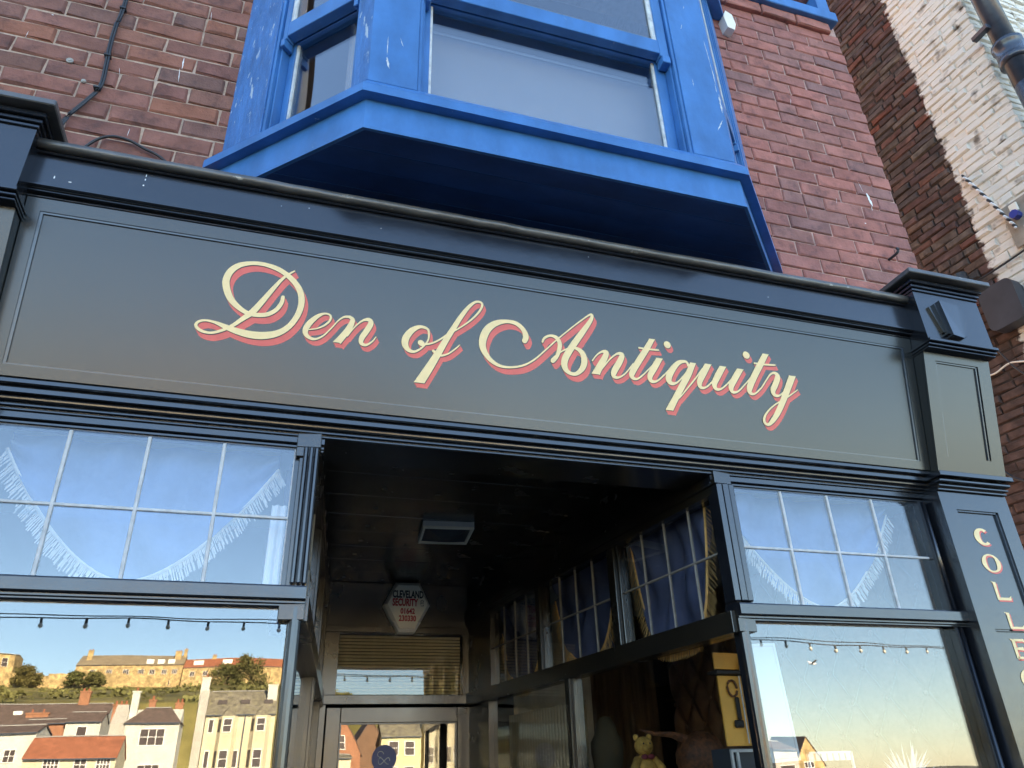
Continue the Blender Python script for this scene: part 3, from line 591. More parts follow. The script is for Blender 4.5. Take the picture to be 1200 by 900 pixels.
sbox(bm_, SX0, SX0 + .008, .0, SH, -.001, .0045); sbox(bm_, SX1 - .008, SX1, .0, SH, -.001, .0045); sbox(bm_, SX0 + .008, SX1 - .008, SH - .0065, SH - .0001, -.001, .0045); sbox(bm_, SX0 + .008, SX1 - .008, .0001, .005, -.001, .0035)
build('sign_bead', bm_, 'signbead', sign)
STROKES=[('D','r',[(-397,3797,47),(-552,3659,62),(-732,3451,90),(-964,3066,128),(-1198,2649,161),(-1393,2335,177),(-1637,2076,129),(-1880,1831,100),(-2170,1633,81),(-2426,1539,71),(-2676,1575,84),(-2813,1693,84),(-2770,1823,74),(-2588,1892,61),(-2338,1867,81),(-2055,1779,142),(-1724,1687,184),(-1351,1636,217),(-984,1663,217),(-626,1793,184),(-347,2045,158),(-162,2405,164),(-91,2769,173),(-143,3118,179),(-331,3418,168),(-652,3681,151),(-957,3812,143),(-1299,3868,121),(-1628,3838,120),(-1942,3711,158),(-2145,3483,185),(-2220,3210,192),(-2176,2948,195),(-2034,2650,183),(-1797,2422,151),(-1525,2278,125),(-1243,2257,126),(-971,2325,125),(-756,2503,120),(-640,2737,115),(-623,2919,104)]),
('e','r',[(216,2021,32),(441,2091,42),(646,2229,56),(776,2411,64),(757,2556,64),(587,2579,64),(381,2444,123),(175,2176,167),(108,1951,153),(191,1803,113),(380,1745,74),(609,1868,46),(826,2147,40),(998,2406,41),(1158,2556,64),(1330,2588,87)]),
('n','f',[(1331,2577,86),(1419,2491,139),(1329,2204,179),(1167,1926,189),(1037,1730,209)]),
('n','r',[(1311,1973,35),(1506,2301,40),(1712,2524,63),(1895,2579,122),(1956,2461,160),(1854,2215,170),(1734,1979,159),(1727,1815,124),(1862,1764,80),(2042,1897,46),(2140,2058,35)]),
('o','r',[(3728,2342,62),(3684,2529,77),(3455,2583,105),(3217,2443,175),(3044,2186,212),(3022,1953,197),(3142,1780,127),(3343,1762,73),(3565,1941,54),(3710,2176,54),(3731,2383,60)]),
('o','r',[(3487,2064,176),(3521,2045,176)]),
('o','r',[(3544,2019,68),(3787,2076,56),(4054,2236,55),(4321,2473,50)]),
('f','h',[(4403,2515,45),(4702,2748,45),(5031,3049,56),(5279,3366,67),(5369,3606,76),(5284,3697,76),(5122,3660,81),(4928,3464,112),(4713,3128,144),(4505,2731,164),(4274,2284,185),(4025,1761,215),(3779,1272,255),(3522,789,284)]),
('f','r',[(3888,1853,82),(3967,1806,82),(4136,1736,69),(4364,1830,50),(4567,2009,44),(4701,2156,33)]),
('A','r',[(6798,2591,174),(6837,2742,195),(6750,2956,154),(6520,3137,141),(6193,3168,122),(5843,3055,186),(5588,2835,234),(5453,2546,247),(5423,2256,221),(5512,2019,181),(5721,1782,134),(6001,1648,96),(6348,1640,70),(6755,1751,63),(7106,1976,56),(7460,2324,51),(7821,2710,46),(8189,3071,46),(8626,3480,47),(9008,3804,60),(9123,3828,96),(9089,3657,132),(8877,3315,176),(8623,2934,210),(8343,2493,221),(8165,2133,225),(8165,1866,203),(8323,1706,127),(8555,1705,127),(8772,1920,186),(8842,2203,215),(8745,2467,173),(8497,2581,88),(8189,2484,53),(7884,2260,46),(7716,2056,69),(7776,2015,79),(7915,2264,129),(7993,2623,149),(7882,2841,132),(7668,2891,86),(7468,2783,80),(7397,2638,69)]),
('n','h',[(9122,2223,44),(9281,2444,50),(9474,2584,78),(9617,2569,173),(9552,2366,207),(9391,2079,230),(9237,1775,267)]),
('n','r',[(9457,1981,44),(9757,2373,50),(10017,2583,78),(10182,2557,174),(10086,2302,209),(9892,1957,209),(9875,1782,145),(10052,1764,70),(10297,1941,50),(10586,2313,45)]),
('t','h',[(11315,3289,186),(11062,2853,210),(10764,2390,221),(10542,2005,212),(10536,1831,148),(10709,1792,71),(10960,1990,51),(11269,2320,45)]),
('t','r',[(10816,2902,64),(11135,2897,64),(11529,2917,64)]),
('i','h',[(11567,2632,213),(11359,2277,225),(11183,1951,193),(11233,1783,132),(11446,1815,64),(11743,2088,51),(12008,2374,45)]),
('i','r',[(11866,3164,247),(11887,3153,247)]),
('q','r',[(12647,2497,95),(12552,2637,89),(12271,2559,155),(12002,2250,225),(11872,1955,230),(11958,1797,147),(12175,1843,64),(12466,2144,52),(12689,2461,53)]),
('q','h',[(12831,2632,208),(12614,2176,231),(12309,1650,227),(12057,1218,225),(11847,844,251)]),
('q','r',[(12240,1306,39),(12587,1716,52),(12901,2095,53),(13183,2476,47)]),
('u','h',[(13419,2666,220),(13209,2306,234),(13041,1975,202),(13079,1782,123),(13288,1820,65),(13564,2073,53),(13796,2379,47)]),
('u','h',[(13997,2657,221),(13758,2270,235),(13610,1975,207),(13671,1797,124),(13883,1836,65),(14204,2117,53),(14458,2441,48)]),
('i','h',[(14681,2646,223),(14419,2247,237),(14259,1950,209),(14305,1769,126),(14519,1808,65),(14809,2085,53),(15107,2416,47)]),
('i','r',[(14953,3201,264),(14975,3190,264)]),
('t','h',[(15773,3347,216),(15503,2907,243),(15227,2452,243),(15012,2040,236),(14994,1835,164),(15166,1793,73),(15459,2037,54),(15709,2370,56),(15905,2608,67),(16084,2666,112),(16181,2535,211),(16056,2235,223),(15938,2009,206),(16000,1847,130),(16222,1873,66),(16572,2190,47)]),
('t','r',[(15271,2935,68),(15702,2940,67),(16116,2972,67)]),
('y','h',[(16808,2656,255),(16623,2289,254),(16369,1777,235),(16079,1257,213),(15810,897,162),(15602,739,97),(15469,862,111),(15580,1134,69),(15947,1478,53),(16449,1787,53),(16967,2151,40)])]
def ribbon(mb, q, cap, ox, oy, grow, off):
    """flat painted stroke: q = [(x, s, w)] in 0.1 mm; grow adds to the half width"""
    pts = curve(q, 5) if len(q) > 2 else [tuple(p) for p in q]; n = len(pts); L, Rr = [], []
    for i in range(n):
        a, b = pts[max(i - 1, 0)], pts[min(i + 1, n - 1)]; tx, ty = b[0] - a[0], b[1] - a[1]; l = math.hypot(tx, ty) or 1
        nx, ny = -ty / l, tx / l; h = max(pts[i][2], 10) / 2 + grow * 1e4; x, y = pts[i][0], pts[i][1]

        L.append((x + nx * h, y + ny * h)); Rr.append((x - nx * h, y - ny * h))
    # horizontal terminals of the broad stems
    def flat(i, j, q0):
        (lx, ly), (rx, ry) = L[i], Rr[i]; dx, dy = pts[i][0] - pts[j][0], pts[i][1] - pts[j][1]
        if abs(dy) < 1e-6: return
        my = (ly + ry) / 2; k = dx / dy; L[i] = (lx + (my - ly) * k, my); Rr[i] = (rx + (my - ry) * k, my)
    if cap in 'fh' and q[-1][2] > 100 * 1: flat(n - 1, n - 2, q)
    if cap == 'h' and q[0][2] > 100: flat(0, 1, q)
    def P(p, i=0): return sg(p[0] / 1e4 + ox, p[1] / 1e4 + oy, off + i * 1.1e-6)
    v = [];
    for i in range(n): v += [P(L[i], i), P(Rr[i], i)]
    mb.add(v, [(2 * i, 2 * i + 2, 2 * i + 3, 2 * i + 1) for i in range(n - 1)])
    for i in (0, n - 1):
        big = q[0][2] if i == 0 else q[-1][2]
        if cap == 'r' or big <= 100:
            h = max(pts[i][2], 10) / 2 + grow * 1e4
            mb.add([P((pts[i][0] + h * math.cos(a * math.pi / 6), pts[i][1] + h * math.sin(a * math.pi / 6)), n + 3 + i) for a in range(12)], [tuple(range(12))])
letters = []
order = []
for nm, cap, q in STROKES:
    order.append((nm, cap, q))
# strokes belonging to one letter, in reading order: D e n o f A n t i q u i t y
groups = [('D', [0]), ('e', [1]), ('n', [2, 3]), ('o', [4, 5, 6]), ('f', [7, 8]), ('A', [9]), ('n', [10, 11]), ('t', [12, 13]), ('i', [14, 15]), ('q', [16, 17, 18]), ('u', [19, 20]), ('i', [21, 22]), ('t', [23, 24]), ('y', [25])]
for k, (nm, idx) in enumerate(groups):
    mb, ml, ms = MB(), MB(), MB(); big = nm in 'DA' and k in (0, 5); SXo, SYo = (.0112, -.0185) if big else (.0092, -.0150)
    e_ = k * 2e-5
    for c, i in enumerate(idx):
        cap, q = order[i][1], order[i][2]; z_ = e_ + c * 3e-5
        for j in range(5): t = (j + 1) / 5; ribbon(ms, q, cap, SXo * t, SYo * t, .0006, .0006 - j * 9e-5 + z_ * .1)
        ribbon(ml, q, cap, .0012, -.0018, .0006, .0012 + z_ * .3); ribbon(mb, q, cap, 0, 0, 0, .0018 + z_)
    lo = build('letter', mb, 'cream_letter', sign); lo['label'] = 'cream script letter %s of the sign' % nm
    build('letter_shade', ms, 'red_letter', lo); build('letter_outline', ml, 'line_letter', lo)

# --- COLLEC(tibles) down the right pilaster: flared capitals
def flat_letter(polys, x, z, y, parent, w=1, h=1):
    def mkp(dx, dz, dy, nm, mat, par):
        mb = MB()
        for pl in polys: 
            a = [(x + dx + px * w, y - dy, z + dz + pz * h) for px, pz in pl]; mb.face(a)
        return build(nm, mb, mat, par)
    o = mkp(0, 0, .0012, 'letter', 'cream_letter', parent); mkp(.005, -.005, .0006, 'letter_shade', 'red_letter', o); return o
def ringpoly(n, fn): 
    out = []
    for i in range(n):
        a, b = fn(i / n), fn((i + 1) / n); out.append([a[0], a[1], b[1], b[0]])
    return out
def Cfn(t):
    an = math.radians(50 + 262 * t); th = .011 + .0125 * math.sin(min(max((t - .0) / 1, 0), 1) * math.pi) ** 1 + (.009 * max(0, 1 - t / .10)) + (.006 * max(0, (t - .9) / .1))
    R1 = .036; return ((R1 * math.cos(an) * .92, R1 * math.sin(an)), ((R1 - th) * math.cos(an) * .88, (R1 - th * .62) * math.sin(an)))
def Ofn(t):
    an = 2 * math.pi * t; R1 = .0375; th = .0065 + .011 * abs(math.cos(an)); return ((R1 * math.cos(an) * .97, R1 * math.sin(an)), ((R1 * .97 - th) * math.cos(an), (R1 - .0065) * math.sin(an)))
Lp = [[(-.030, .037), (-.010, .034), (-.012, -.026), (-.022, -.036), (-.022, .031)], [(-.022, -.037), (.031, -.037), (.033, -.019), (.024, -.0265), (-.013, -.0265)]]
Ep = [[(-.030, .037), (-.010, .034), (-.012, -.034), (-.022, -.037), (-.022, .031)], [(-.013, .037), (.024, .037), (.027, .022), (.018, .028), (-.013, .028)], [(-.013, .005), (.014, .007), (.016, -.006), (-.013, -.003)], [(-.022, -.037), (.028, -.037), (.031, -.021), (.022, -.028), (-.013, -.028)]]
Cp, Op = ringpoly(22, Cfn), ringpoly(28, Ofn)
for nm, pl_, z in (('C', Cp, .713), ('O', Op, .619), ('L', Lp, .524), ('L', Lp, .4225), ('E', Ep, .334), ('C', Cp, .240)):
    o = flat_letter(pl_, 2.388, z, -.1125 if abs(z - .4225) < .01 else -.1003, pl_r, 1.14, .74 if abs(z - .4225) < .01 else .86); o['label'] = 'cream capital letter %s' % nm
# ================================================================ THINGS ON AND IN THE SHOPFRONT
# text helper: the built-in font, converted to a flat mesh
def text(s, size, mat4, mat, parent, name='print', sx=1.0, bold=0.0, wave=None):
    c = bpy.data.curves.new(name, 'FONT'); c.body = s; c.size = size; c.align_x = 'CENTER'; c.align_y = 'CENTER'; c.offset = bold; c.resolution_u = 3
    o = bpy.data.objects.new(name, c); col.objects.link(o); dg = bpy.context.evaluated_depsgraph_get(); me = bpy.data.meshes.new_from_object(o.evaluated_get(dg))
    bpy.data.objects.remove(o); me.transform(mat4 @ Matrix.Diagonal((sx, 1, 1, 1)))
    loc = mat4.translation.copy(); me.transform(Matrix.Translation(-loc)); me.materials.clear(); me.materials.append(M[mat]); me.name = name
    return link(name, me, loc, parent)
FRONT = Matrix(((1, 0, 0, 0), (0, 0, 1, 0), (0, 1, 0, 0), (0, 0, 0, 1)))          # text plane facing -Y
def ftext(s, x, y, z, size, mat, parent, sx=1.0, bold=0, rz=0, name='print'):
    m = Matrix.Translation((x, y, z)) @ Matrix.Rotation(rz, 4, 'Z') @ Matrix(((1, 0, 0, 0), (0, 0, -1, 0), (0, 1, 0, 0), (0, 0, 0, 1)))
    return text(s, size, m, mat, parent, name, sx, bold)

# alarm box on the board above the fanlight
ac = Vector((.757, 2.24, .895))
hexo = [(-.070, .138), (.070, .138), (.132, .012), (.050, -.138), (-.050, -.138), (-.132, .012)]
def hexring(k, y): return [(ac.x + a * k, y, ac.z + b * k) for a, b in hexo]
al = thing('alarm_box', (ac.x, 2.33, .75), 'cream hexagonal security alarm box with black and red print above the fanlight', 'alarm box')
def hexbody(y0, k0, y1, k1, y2, k2):
    v = hexring(k0, y0) + hexring(k1, y1) + hexring(k2, y2)
    return MB().add(v, [tuple(range(6))] + [(i, (i + 1) % 6, 6 + (i + 1) % 6, 6 + i) for i in range(6)] + [(6 + i, 6 + (i + 1) % 6, 12 + (i + 1) % 6, 12 + i) for i in range(6)] + [tuple(range(12, 18))[::-1]])
build('cover', hexbody(2.335, 1, 2.27, 1, 2.245, .86), 'plastic', al)
build('clear_cap', MB().add([(ac.x + a, y, ac.z + b) for y in (2.25, 2.33) for a, b in ((-.078, -.085), (.078, -.085), (.046, -.140), (-.046, -.140))], [(0, 1, 2, 3), (7, 6, 5, 4), (0, 4, 5, 1), (1, 5, 6, 2), (2, 6, 7, 3), (3, 7, 4, 0)]), 'plastic2', al)
YT = 2.2435
ftext('CLEVELAND', ac.x, YT, .960, .056, 'textblack', al, .58, .0022); ftext('SECURITY', ac.x - .016, YT, .915, .056, 'textred', al, .58, .0022)
t_ = ftext('LTD', 0, 0, 0, .026, 'textblack', None, .75, .0003); me_ = t_.data; bpy.data.objects.remove(t_)
me_.transform(Matrix.Rotation(math.radians(-90), 4, 'Y')); link('print', me_, (ac.x + .083, YT, .915), al)
ftext('01642', ac.x, YT, .867, .042, 'textred', al, .78, .0014); ftext('230330', ac.x, YT, .827, .042, 'textred', al, .78, .0014)

# square bulkhead lamp on the lobby ceiling
LC = Vector((.745, 1.24, 1.0415)); lr = math.radians(-6)
lamp = thing('ceiling_lamp', LC, 'unlit square grey bulkhead lamp on the black lobby ceiling', 'lamp')
def rot(mb): return mb.xf(Matrix.Translation(LC) @ Matrix.Rotation(lr, 4, 'Z') @ Matrix.Translation(-LC))
def pyr(x, h0, h1, k): return MB().add([(LC.x + a * x, LC.y + b * x * 1.1, LC.z - h0) for a, b in ((-1, -1), (1, -1), (1, 1), (-1, 1))] + [(LC.x + a * x * k, LC.y + b * x * 1.1 * k, LC.z - h1) for a, b in ((-1, -1), (1, -1), (1, 1), (-1, 1))], [(3, 2, 1, 0), (4, 5, 6, 7), (0, 1, 5, 4), (1, 2, 6, 5), (2, 3, 7, 6), (3, 0, 4, 7)])
build('base_tray', rot(pyr(.115, 0, .024, 1)), 'plastic2', lamp); build('diffuser', rot(pyr(.103, .024, .052, .25)), 'grey', lamp)
build('rim', rot(MB().box(LC.x - .115, LC.x + .115, LC.y - .1265, LC.y - .112, LC.z - .034, LC.z - .0242).box(LC.x - .115, LC.x + .115, LC.y + .112, LC.y + .1265, LC.z - .034, LC.z - .0242).box(LC.x - .115, LC.x - .104, LC.y - .112, LC.y + .112, LC.z - .034, LC.z - .0242).box(LC.x + .104, LC.x + .115, LC.y - .112, LC.y + .112, LC.z - .034, LC.z - .0242)), 'plastic', lamp)

# swagged curtains with fringe behind the transom lights
def swag(label, x0, x1, ztop, sag, y, mat, fr, m=None, seed=0, tails=True, asym=0, zend=.78, pw=2.6):
    """curtain gathered along the top, bottom edge hanging in a U; fringe along the edge"""
    r = random.Random(seed); mb = MB(); nu, nv = 44, 16; v = []
    def edge(t):
        tt = abs(2 * t - 1) ** pw; return zend - sag * (1 - tt) + asym * (t - .5)
    for j in range(nv + 1):
        for i in range(nu + 1):
            t = i / nu; s = j / nv; x = x0 + (x1 - x0) * t; z = ztop + (edge(t) - ztop) * s
            # draped folds: catenary-like waves following the swag
            f = .024 * math.sin(s * 9 - 6 * abs(t - .5) * 2 + 1.3 * math.sin(t * 7)) * s + .014 * math.sin(t * 28 + 2.2 * math.sin(s * 3)) * (1 - .6 * s)
            v.append((x, y + f + .02 * math.sin(t * 3.14), z))
    f = [(j * (nu + 1) + i, j * (nu + 1) + i + 1, (j + 1) * (nu + 1) + i + 1, (j + 1) * (nu + 1) + i) for j in range(nv) for i in range(nu)]
    mb.add(v, f)
    if m: mb.xf(m)
    o = build('curtain', mb, mat, None, True); tag(o, label, 'curtain', 'swagged velvet curtains behind the leaded lights')
    fb = MB(); n = 240
    for i in range(n):
        t = (i + .5) / n; x = x0 + (x1 - x0) * t; z = edge(t) + .004; dz = (edge(min(t + .01, 1)) - edge(max(t - .01, 0))); dx = (x1 - x0) * .02
        l = math.hypot(dx, dz); nx, nz = dz / l, -dx / l                                        # outward normal of the edge
        wx, wz = dx / l, dz / l; L = (.046 if fr == 'paledfringe' else .058) + r.uniform(-.004, .006); k = .45
        ex, ez = nx * (1 - k), nz * (1 - k) - k; ll = math.hypot(ex, ez); ex, ez = ex / ll * L, ez / ll * L; wv = r.uniform(-.006, .006)
        h = abs(x1 - x0) / n * .62; yy = y - .006 + r.uniform(-.004, .004)
        for q in (0, 1):
            a = (x + ex * q / 2 + wv * q, yy, z + ez * q / 2); b = (x + ex * (q + 1) / 2 + wv * (q + 1) * .4, yy - .003, z + ez * (q + 1) / 2)
            fb.face([(a[0] - wx * h, a[1], a[2] - wz * h), (a[0] + wx * h, a[1], a[2] + wz * h), (b[0] + wx * h * .8, b[1], b[2] + wz * h * .8), (b[0] - wx * h * .8, b[1], b[2] - wz * h * .8)])
    pts = [(x0 + (x1 - x0) * i / 30, y - .008, edge(i / 30)) for i in range(31)]; fb.tube(pts, .0045, 5)
    if m: fb.xf(m)
    build('fringe', fb, fr, o)
    return o
swag('pale blue velvet swag with gold fringe coloured pale as by reflection behind the left leaded lights', -.70, -.015, .86, .335, .05, 'bluesheer', 'paledfringe', seed=1, zend=.81, pw=1.7)
swag('pale blue velvet swag with gold fringe coloured pale as by reflection behind the right leaded lights', 1.43, 2.13, .86, .335, .05, 'bluesheer', 'paledfringe', seed=2, asym=.02, zend=.81, pw=1.7)
for m_, lab, tag2, sx in ((mR, 'right', 3, 1), (mL, 'left', 7, -1)):
    for k, (a, b) in enumerate(((.16, .655), (.79, 1.35), (1.48, 2.0))):
        o = swag('dark blue velvet swag with gold fringe in the %s %s lobby light' % (('first', 'second', 'third')[k], lab), a, b, .86, (.42, .30, .28)[k], .06, 'velvet', 'gold', m_, seed=tag2 + k, zend=(.83, .74, .70)[k], pw=(4.5, 3, 3)[k])

o = build('sheer_cloth', drape(-.022, .018, .03, .464, .70, .006, 2), mk('white_sheer', (.75, .76, .78), .8), None, True); tag(o, 'narrow strip of white sheer cloth beside the corner of the left leaded lights', 'cloth')
# chesterfield leather screen along the right end of the display
ch = thing('leather_screen', (2.33, .8, -1), 'deep buttoned black leather screen at the end of the right display window', 'screen')
mb = MB(); nu, nv = 170, 110; Wd, Hh = 2.15, 1.5; v = []; pu, pv = .0975, .12
for j in range(nv + 1):
    for i in range(nu + 1):
        a = Wd * i / nu; z = -.98 + 1.86 * j / nv
        u_ = a / pu - 1; w_ = z / pv; p1 = (u_ + w_) / 2; p2 = (u_ - w_) / 2
        d = min(abs(p1 - round(p1)), abs(p2 - round(p2))) ; puff = .03 * (1 - (1 - min(d * 2, 1)) ** 3)
        v.append((2.33 - puff, .08 - .0975 + a, z))
mb.add(v, [(j * (nu + 1) + i, j * (nu + 1) + i + 1, (j + 1) * (nu + 1) + i + 1, (j + 1) * (nu + 1) + i) for j in range(nv) for i in range(nu)])
build('padding', mb, 'leather', ch, True)
bt = bpy.data.meshes.new('button'); b0 = MB().ball((0, 0, 0), .012, 8, 5, (.6, 1, 1)); bt.from_pydata(b0.v, [], b0.f); bt.materials.append(M['leather']); bt.shade_smooth()
for j in range(-7, 8):
    for i in range(0, 23):
        if (i + j + 1) % 2: continue
        a = i * pu; z = j * pv
        if 0 < a < Wd and -.9 < z < .65: link('button', bt, (2.318, .08 - .0975 + a, z), ch)
build('screen_back', MB().box(2.335, 2.39, .0, 2.2, -1.0, .86), 'dark', ch)

# things seen through the lobby glass
def lp(u, n, z): return mR @ Vector((u, n, z))
bd_ = build('hanging_cloth', drape(1.30, 1.75, 2.02, -.3, .9, .03, 4), 'creamcloth', None, True); tag(bd_, 'cream cloth draped behind the rear lobby glazing', 'cloth')
bd_ = build('hanging_cloth', drape(1.75, 2.31, 2.33, -.96, .9, .025, 7), 'brown', None, True); tag(bd_, 'brown pleated cloth hanging beside the leather screen', 'cloth')
o = build('reflection_pleats', drape(1.22, 2.04, .10, -.93, .30, .012, 26).xf(mR), mk('golden_reflection_pleats', (.34, .25, .12), .4, .2, 6, spec=.7), None, True); tag(o, 'golden brown pleated sheet added for the striped reflection in the rear lower pane of the lobby', 'blind')  # added stand-in for a striped reflection, its gold put into the pleats
# yellow display case with small objects
yc = thing('display_card', (1.93, .42, -.18), 'yellow backed display card with small dark tools hung on it beside the leather screen', 'display card')
c0 = Matrix.Translation((1.585, .35, .1625)) @ Matrix.Rotation(math.radians(8), 4, 'Z') @ Matrix.Scale(.6875, 4)
def yb(name, boxes, mat, bev=.002, sm=False):
    mb = MB()
    for b in boxes: mb.box(*b, bev=bev)
    return build(name, mb.xf(c0), mat, yc)
yb('backing', [(-.115, .115, 0, .012, -.12, .20)], 'yellow'); yb('backing', [(-.10, .08, .03, .04, .235, .315)], 'yellow')
yb('shelf', [(-.14, .14, -.03, .05, .205, .222)], 'dark')
yb('tube', [(.004, .010, -.018, -.012, -.11, .20), (.022, .028, -.018, -.012, -.11, .20), (.038, .043, -.016, -.01, -.11, .20)], 'lead', .001)
yb('pipe_bowl', [(-.06, -.005, -.02, -.001, -.04, -.005), (-.035, -.012, -.02, -.001, -.005, .10)], 'dark', .008)
yb('pouch', [(.045, .085, -.02, -.001, .09, .195)], 'maroon', .006)
build('ring', MB().tube([c0 @ Vector((-.04 + .03 * math.cos(a * .5), -.008, .14 + .038 * math.sin(a * .5))) for a in range(13)], .004, 6), 'wicker', yc)
build('small_bottle', MB().tube([c0 @ Vector((.06, 0, z)) for z in (.225, .23, .265, .275, .30)], [.014, .015, .013, .005, .004], 10), 'plastic', yc, True)
# open-fronted small glass cabinet below it
gc = thing('glass_cabinet', (1.85, .40, -1), 'small white framed cabinet below the yellow display card', 'cabinet')
mb = MB()
for x in (-.105, -.07, .07, .105): mb.box(x - .006, x + .006, -.012, .0, -.5, -.135)
mb.box(-.11, .11, -.012, 0, -.147, -.135); build('frame', mb.xf(c0), 'lead', gc)
build('side', MB().box(-.10, .10, .01, .15, -.5, -.13).xf(c0), 'grey', gc); build('leg', MB().box(-.08, .08, .02, .1, -1.62, -.5).xf(c0), 'dark', gc)
# wicker basket / fur, reddish brown
wk = MB().ball((1.61, .70, .055), .095, 26, 18, (1, .9, .95), fn=lambda d: d * (1 + .05 * math.sin(d.x * 260) * math.sin(d.z * 300)))
wk = build('wicker_basket', wk, 'wicker', None, True); tag(wk, 'round reddish brown wicker basket below the leather screen', 'basket')
build('handle', MB().tube([(1.56, .70, .115), (1.50, .70, .135), (1.43, .71, .14), (1.38, .72, .155)], [.02, .012, .007, .004], 6), 'wicker', wk)
# teddy bear
tb = thing('teddy_bear', (1.60, .98, -.36), 'golden plush teddy bear with a red bow in the lobby window', 'teddy bear')
C_ = Vector((1.60, .98, -.13))
build('body', MB().ball(C_ + Vector((0, 0, -.12)), .085, 14, 10, (1, .8, 1.25)), 'teddy', tb, True)
build('head', MB().ball(C_ + Vector((0, -.01, .035)), .066, 14, 10, (1.05, .9, .95)).ball(C_ + Vector((-.01, -.06, .02)), .028, 8, 6), 'teddy', tb, True)
for s in (-1, 1):
    build('ear', MB().ball(C_ + Vector((s * .052, 0, .092)), .022, 8, 6, (1, .5, 1)), 'teddy', tb, True)
    build('arm', MB().tube([C_ + Vector((s * .06, -.02, -.05)), C_ + Vector((s * .11, -.05, -.11)), C_ + Vector((s * .10, -.09, -.15))], [.03, .028, .026], 8), 'teddy', tb, True)
    build('leg', MB().tube([C_ + Vector((s * .05, -.03, -.2)), C_ + Vector((s * .09, -.12, -.23))], [.04, .036], 8), 'teddy', tb, True)
    build('eye', MB().ball(C_ + Vector((s * .025, -.062, .05)), .007, 6, 4), 'textblack', tb)
build('bow', MB().ball(C_ + Vector((-.03, -.07, -.035)), .022, 8, 5, (1.3, .5, .8)).ball(C_ + Vector((.02, -.07, -.035)), .022, 8, 5, (1.3, .5, .8)), 'maroon', tb, True)
tb.location = (1.475, .9, -.04); tb.scale = (.55,) * 3
st_ = build('display_stand', MB().box(1.38, 1.56, .8, 1.08, -.96, -.045, bev=.01).box(1.50, 1.72, .6, .795, -.96, -.04, bev=.01), 'dark'); tag(st_, 'dark stand under the teddy bear and the basket', 'stand')
# olive bag behind, white spiky paper flower, framed cards in the right front window
bg_ = build('cloth_bag', MB().ball((1.44, 1.17, .09), .10, 14, 10, (.7, .6, 1.35), fn=lambda d: d * (1 + .08 * math.sin(d.z * 60))), mk('olive_cloth', (.06, .045, .02), .8), None, True); tag(bg_, 'olive brown cloth bag behind the golden teddy bear', 'bag')
fl = MB(); r_ = random.Random(5)
for i in range(60):
    an = math.pi * (i / 59) * 1.25 - .4; L = .055 + r_.uniform(0, .035); y = .12 + r_.uniform(-.02, .02); a = (2.02 + math.cos(an) * .035, y, -.05 + math.sin(an) * .035)
    w0 = .006; b = (2.02 + math.cos(an) * (.04 + L), y - .01, -.05 + math.sin(an) * (.04 + L)); fl.add([(a[0] - w0 * math.sin(an), a[1], a[2] + w0 * math.cos(an)), (a[0] + w0 * math.sin(an), a[1], a[2] - w0 * math.cos(an)), b, (a[0], a[1] - .006, a[2])], [(0, 1, 2), (0, 1, 3), (1, 2, 3), (0, 2, 3)])
fl.tube([(2.02, .13, -.95), (2.02, .125, -.04)], .008, 6)
fo = build('spiky_rosette', fl, 'flower'); tag(fo, 'white spiky paper rosette on a stem in the right display window', 'ornament')
fcd = thing('notice_card', (1.49, .03, .02), 'tall pale printed notice inside the left edge of the right display window', 'notice')
m_n = Matrix.Translation((1.487, .02, .19)) @ Matrix.Rotation(math.radians(-3), 4, 'Y')
build('card', MB().box(-.05, .05, 0, .003, -.165, .165, mat=m_n), mk('pale_notice', (.62, .68, .66), .7), fcd)
build('card_border', MB().box(-.042, .042, -.0008, 0, -.157, -.155, mat=m_n).box(-.042, .042, -.0008, 0, .155, .157, mat=m_n).box(-.042, -.040, -.0008, 0, -.155, .155, mat=m_n).box(.040, .042, -.0008, 0, -.155, .155, mat=m_n), 'lead', fcd)
fr2 = thing('small_frame', (1.68, .05, -.2), 'small white scalloped picture frame standing in the right display window', 'picture frame')
mb = MB(); 
for i in range(7): mb.box(1.60 + i * .022, 1.615 + i * .022, .05, .06, .025, .045)
mb.box(1.595, 1.60, .05, .058, -.3, .05).box(1.752, 1.757, .05, .058, -.3, .05).box(1.595, 1.757, .05, .058, .045, .05); build('frame', mb, 'flower', fr2)
build('stand', MB().box(1.60, 1.75, .06, .08, -.95, .0), 'dark', fr2)

# ================================================================ CABLES AND FIXINGS ON THE BRICKWORK
cb = thing('black_cable', (-.75, -.01, 1.75), 'black cable clipped down the brick wall left of the blue bay', 'cable')
path = [(-.745, -.012, 3.6), (-.745, -.012, 2.552), (-.750, -.012, 2.409), (-.748, -.012, 2.30), (-.741, -.012, 2.211), (-.737, -.012, 2.10), (-.765, -.012, 2.02), (-.801, -.014, 1.93), (-.82, -.02, 1.80)]
build('run', MB().tube(curve([(p[0] - .0035, p[1], p[2]) for p in path], 5), .0042, 6), 'cable', cb, True); build('run', MB().tube(curve([(p[0] + .0045, p[1] - .002, p[2]) for p in path], 5), .0036, 6), 'cable', cb, True)
for z in (2.50, 2.25, 2.09): build('clip', MB().box(-.756, -.735, -.02, 0, z - .004, z + .004, bev=.001), 'cable', cb)
cb2 = build('loop_cable', MB().tube(curve([(-.74, -.012, 1.80), (-.70, -.014, 1.862), (-.657, -.018, 1.886), (-.606, -.018, 1.882), (-.56, -.016, 1.862), (-.51, -.014, 1.842), (-.46, -.012, 1.80)], 6), .0048, 6), 'cable', None, True)
tag(cb2, 'short black cable looping up above the shop cornice', 'cable')
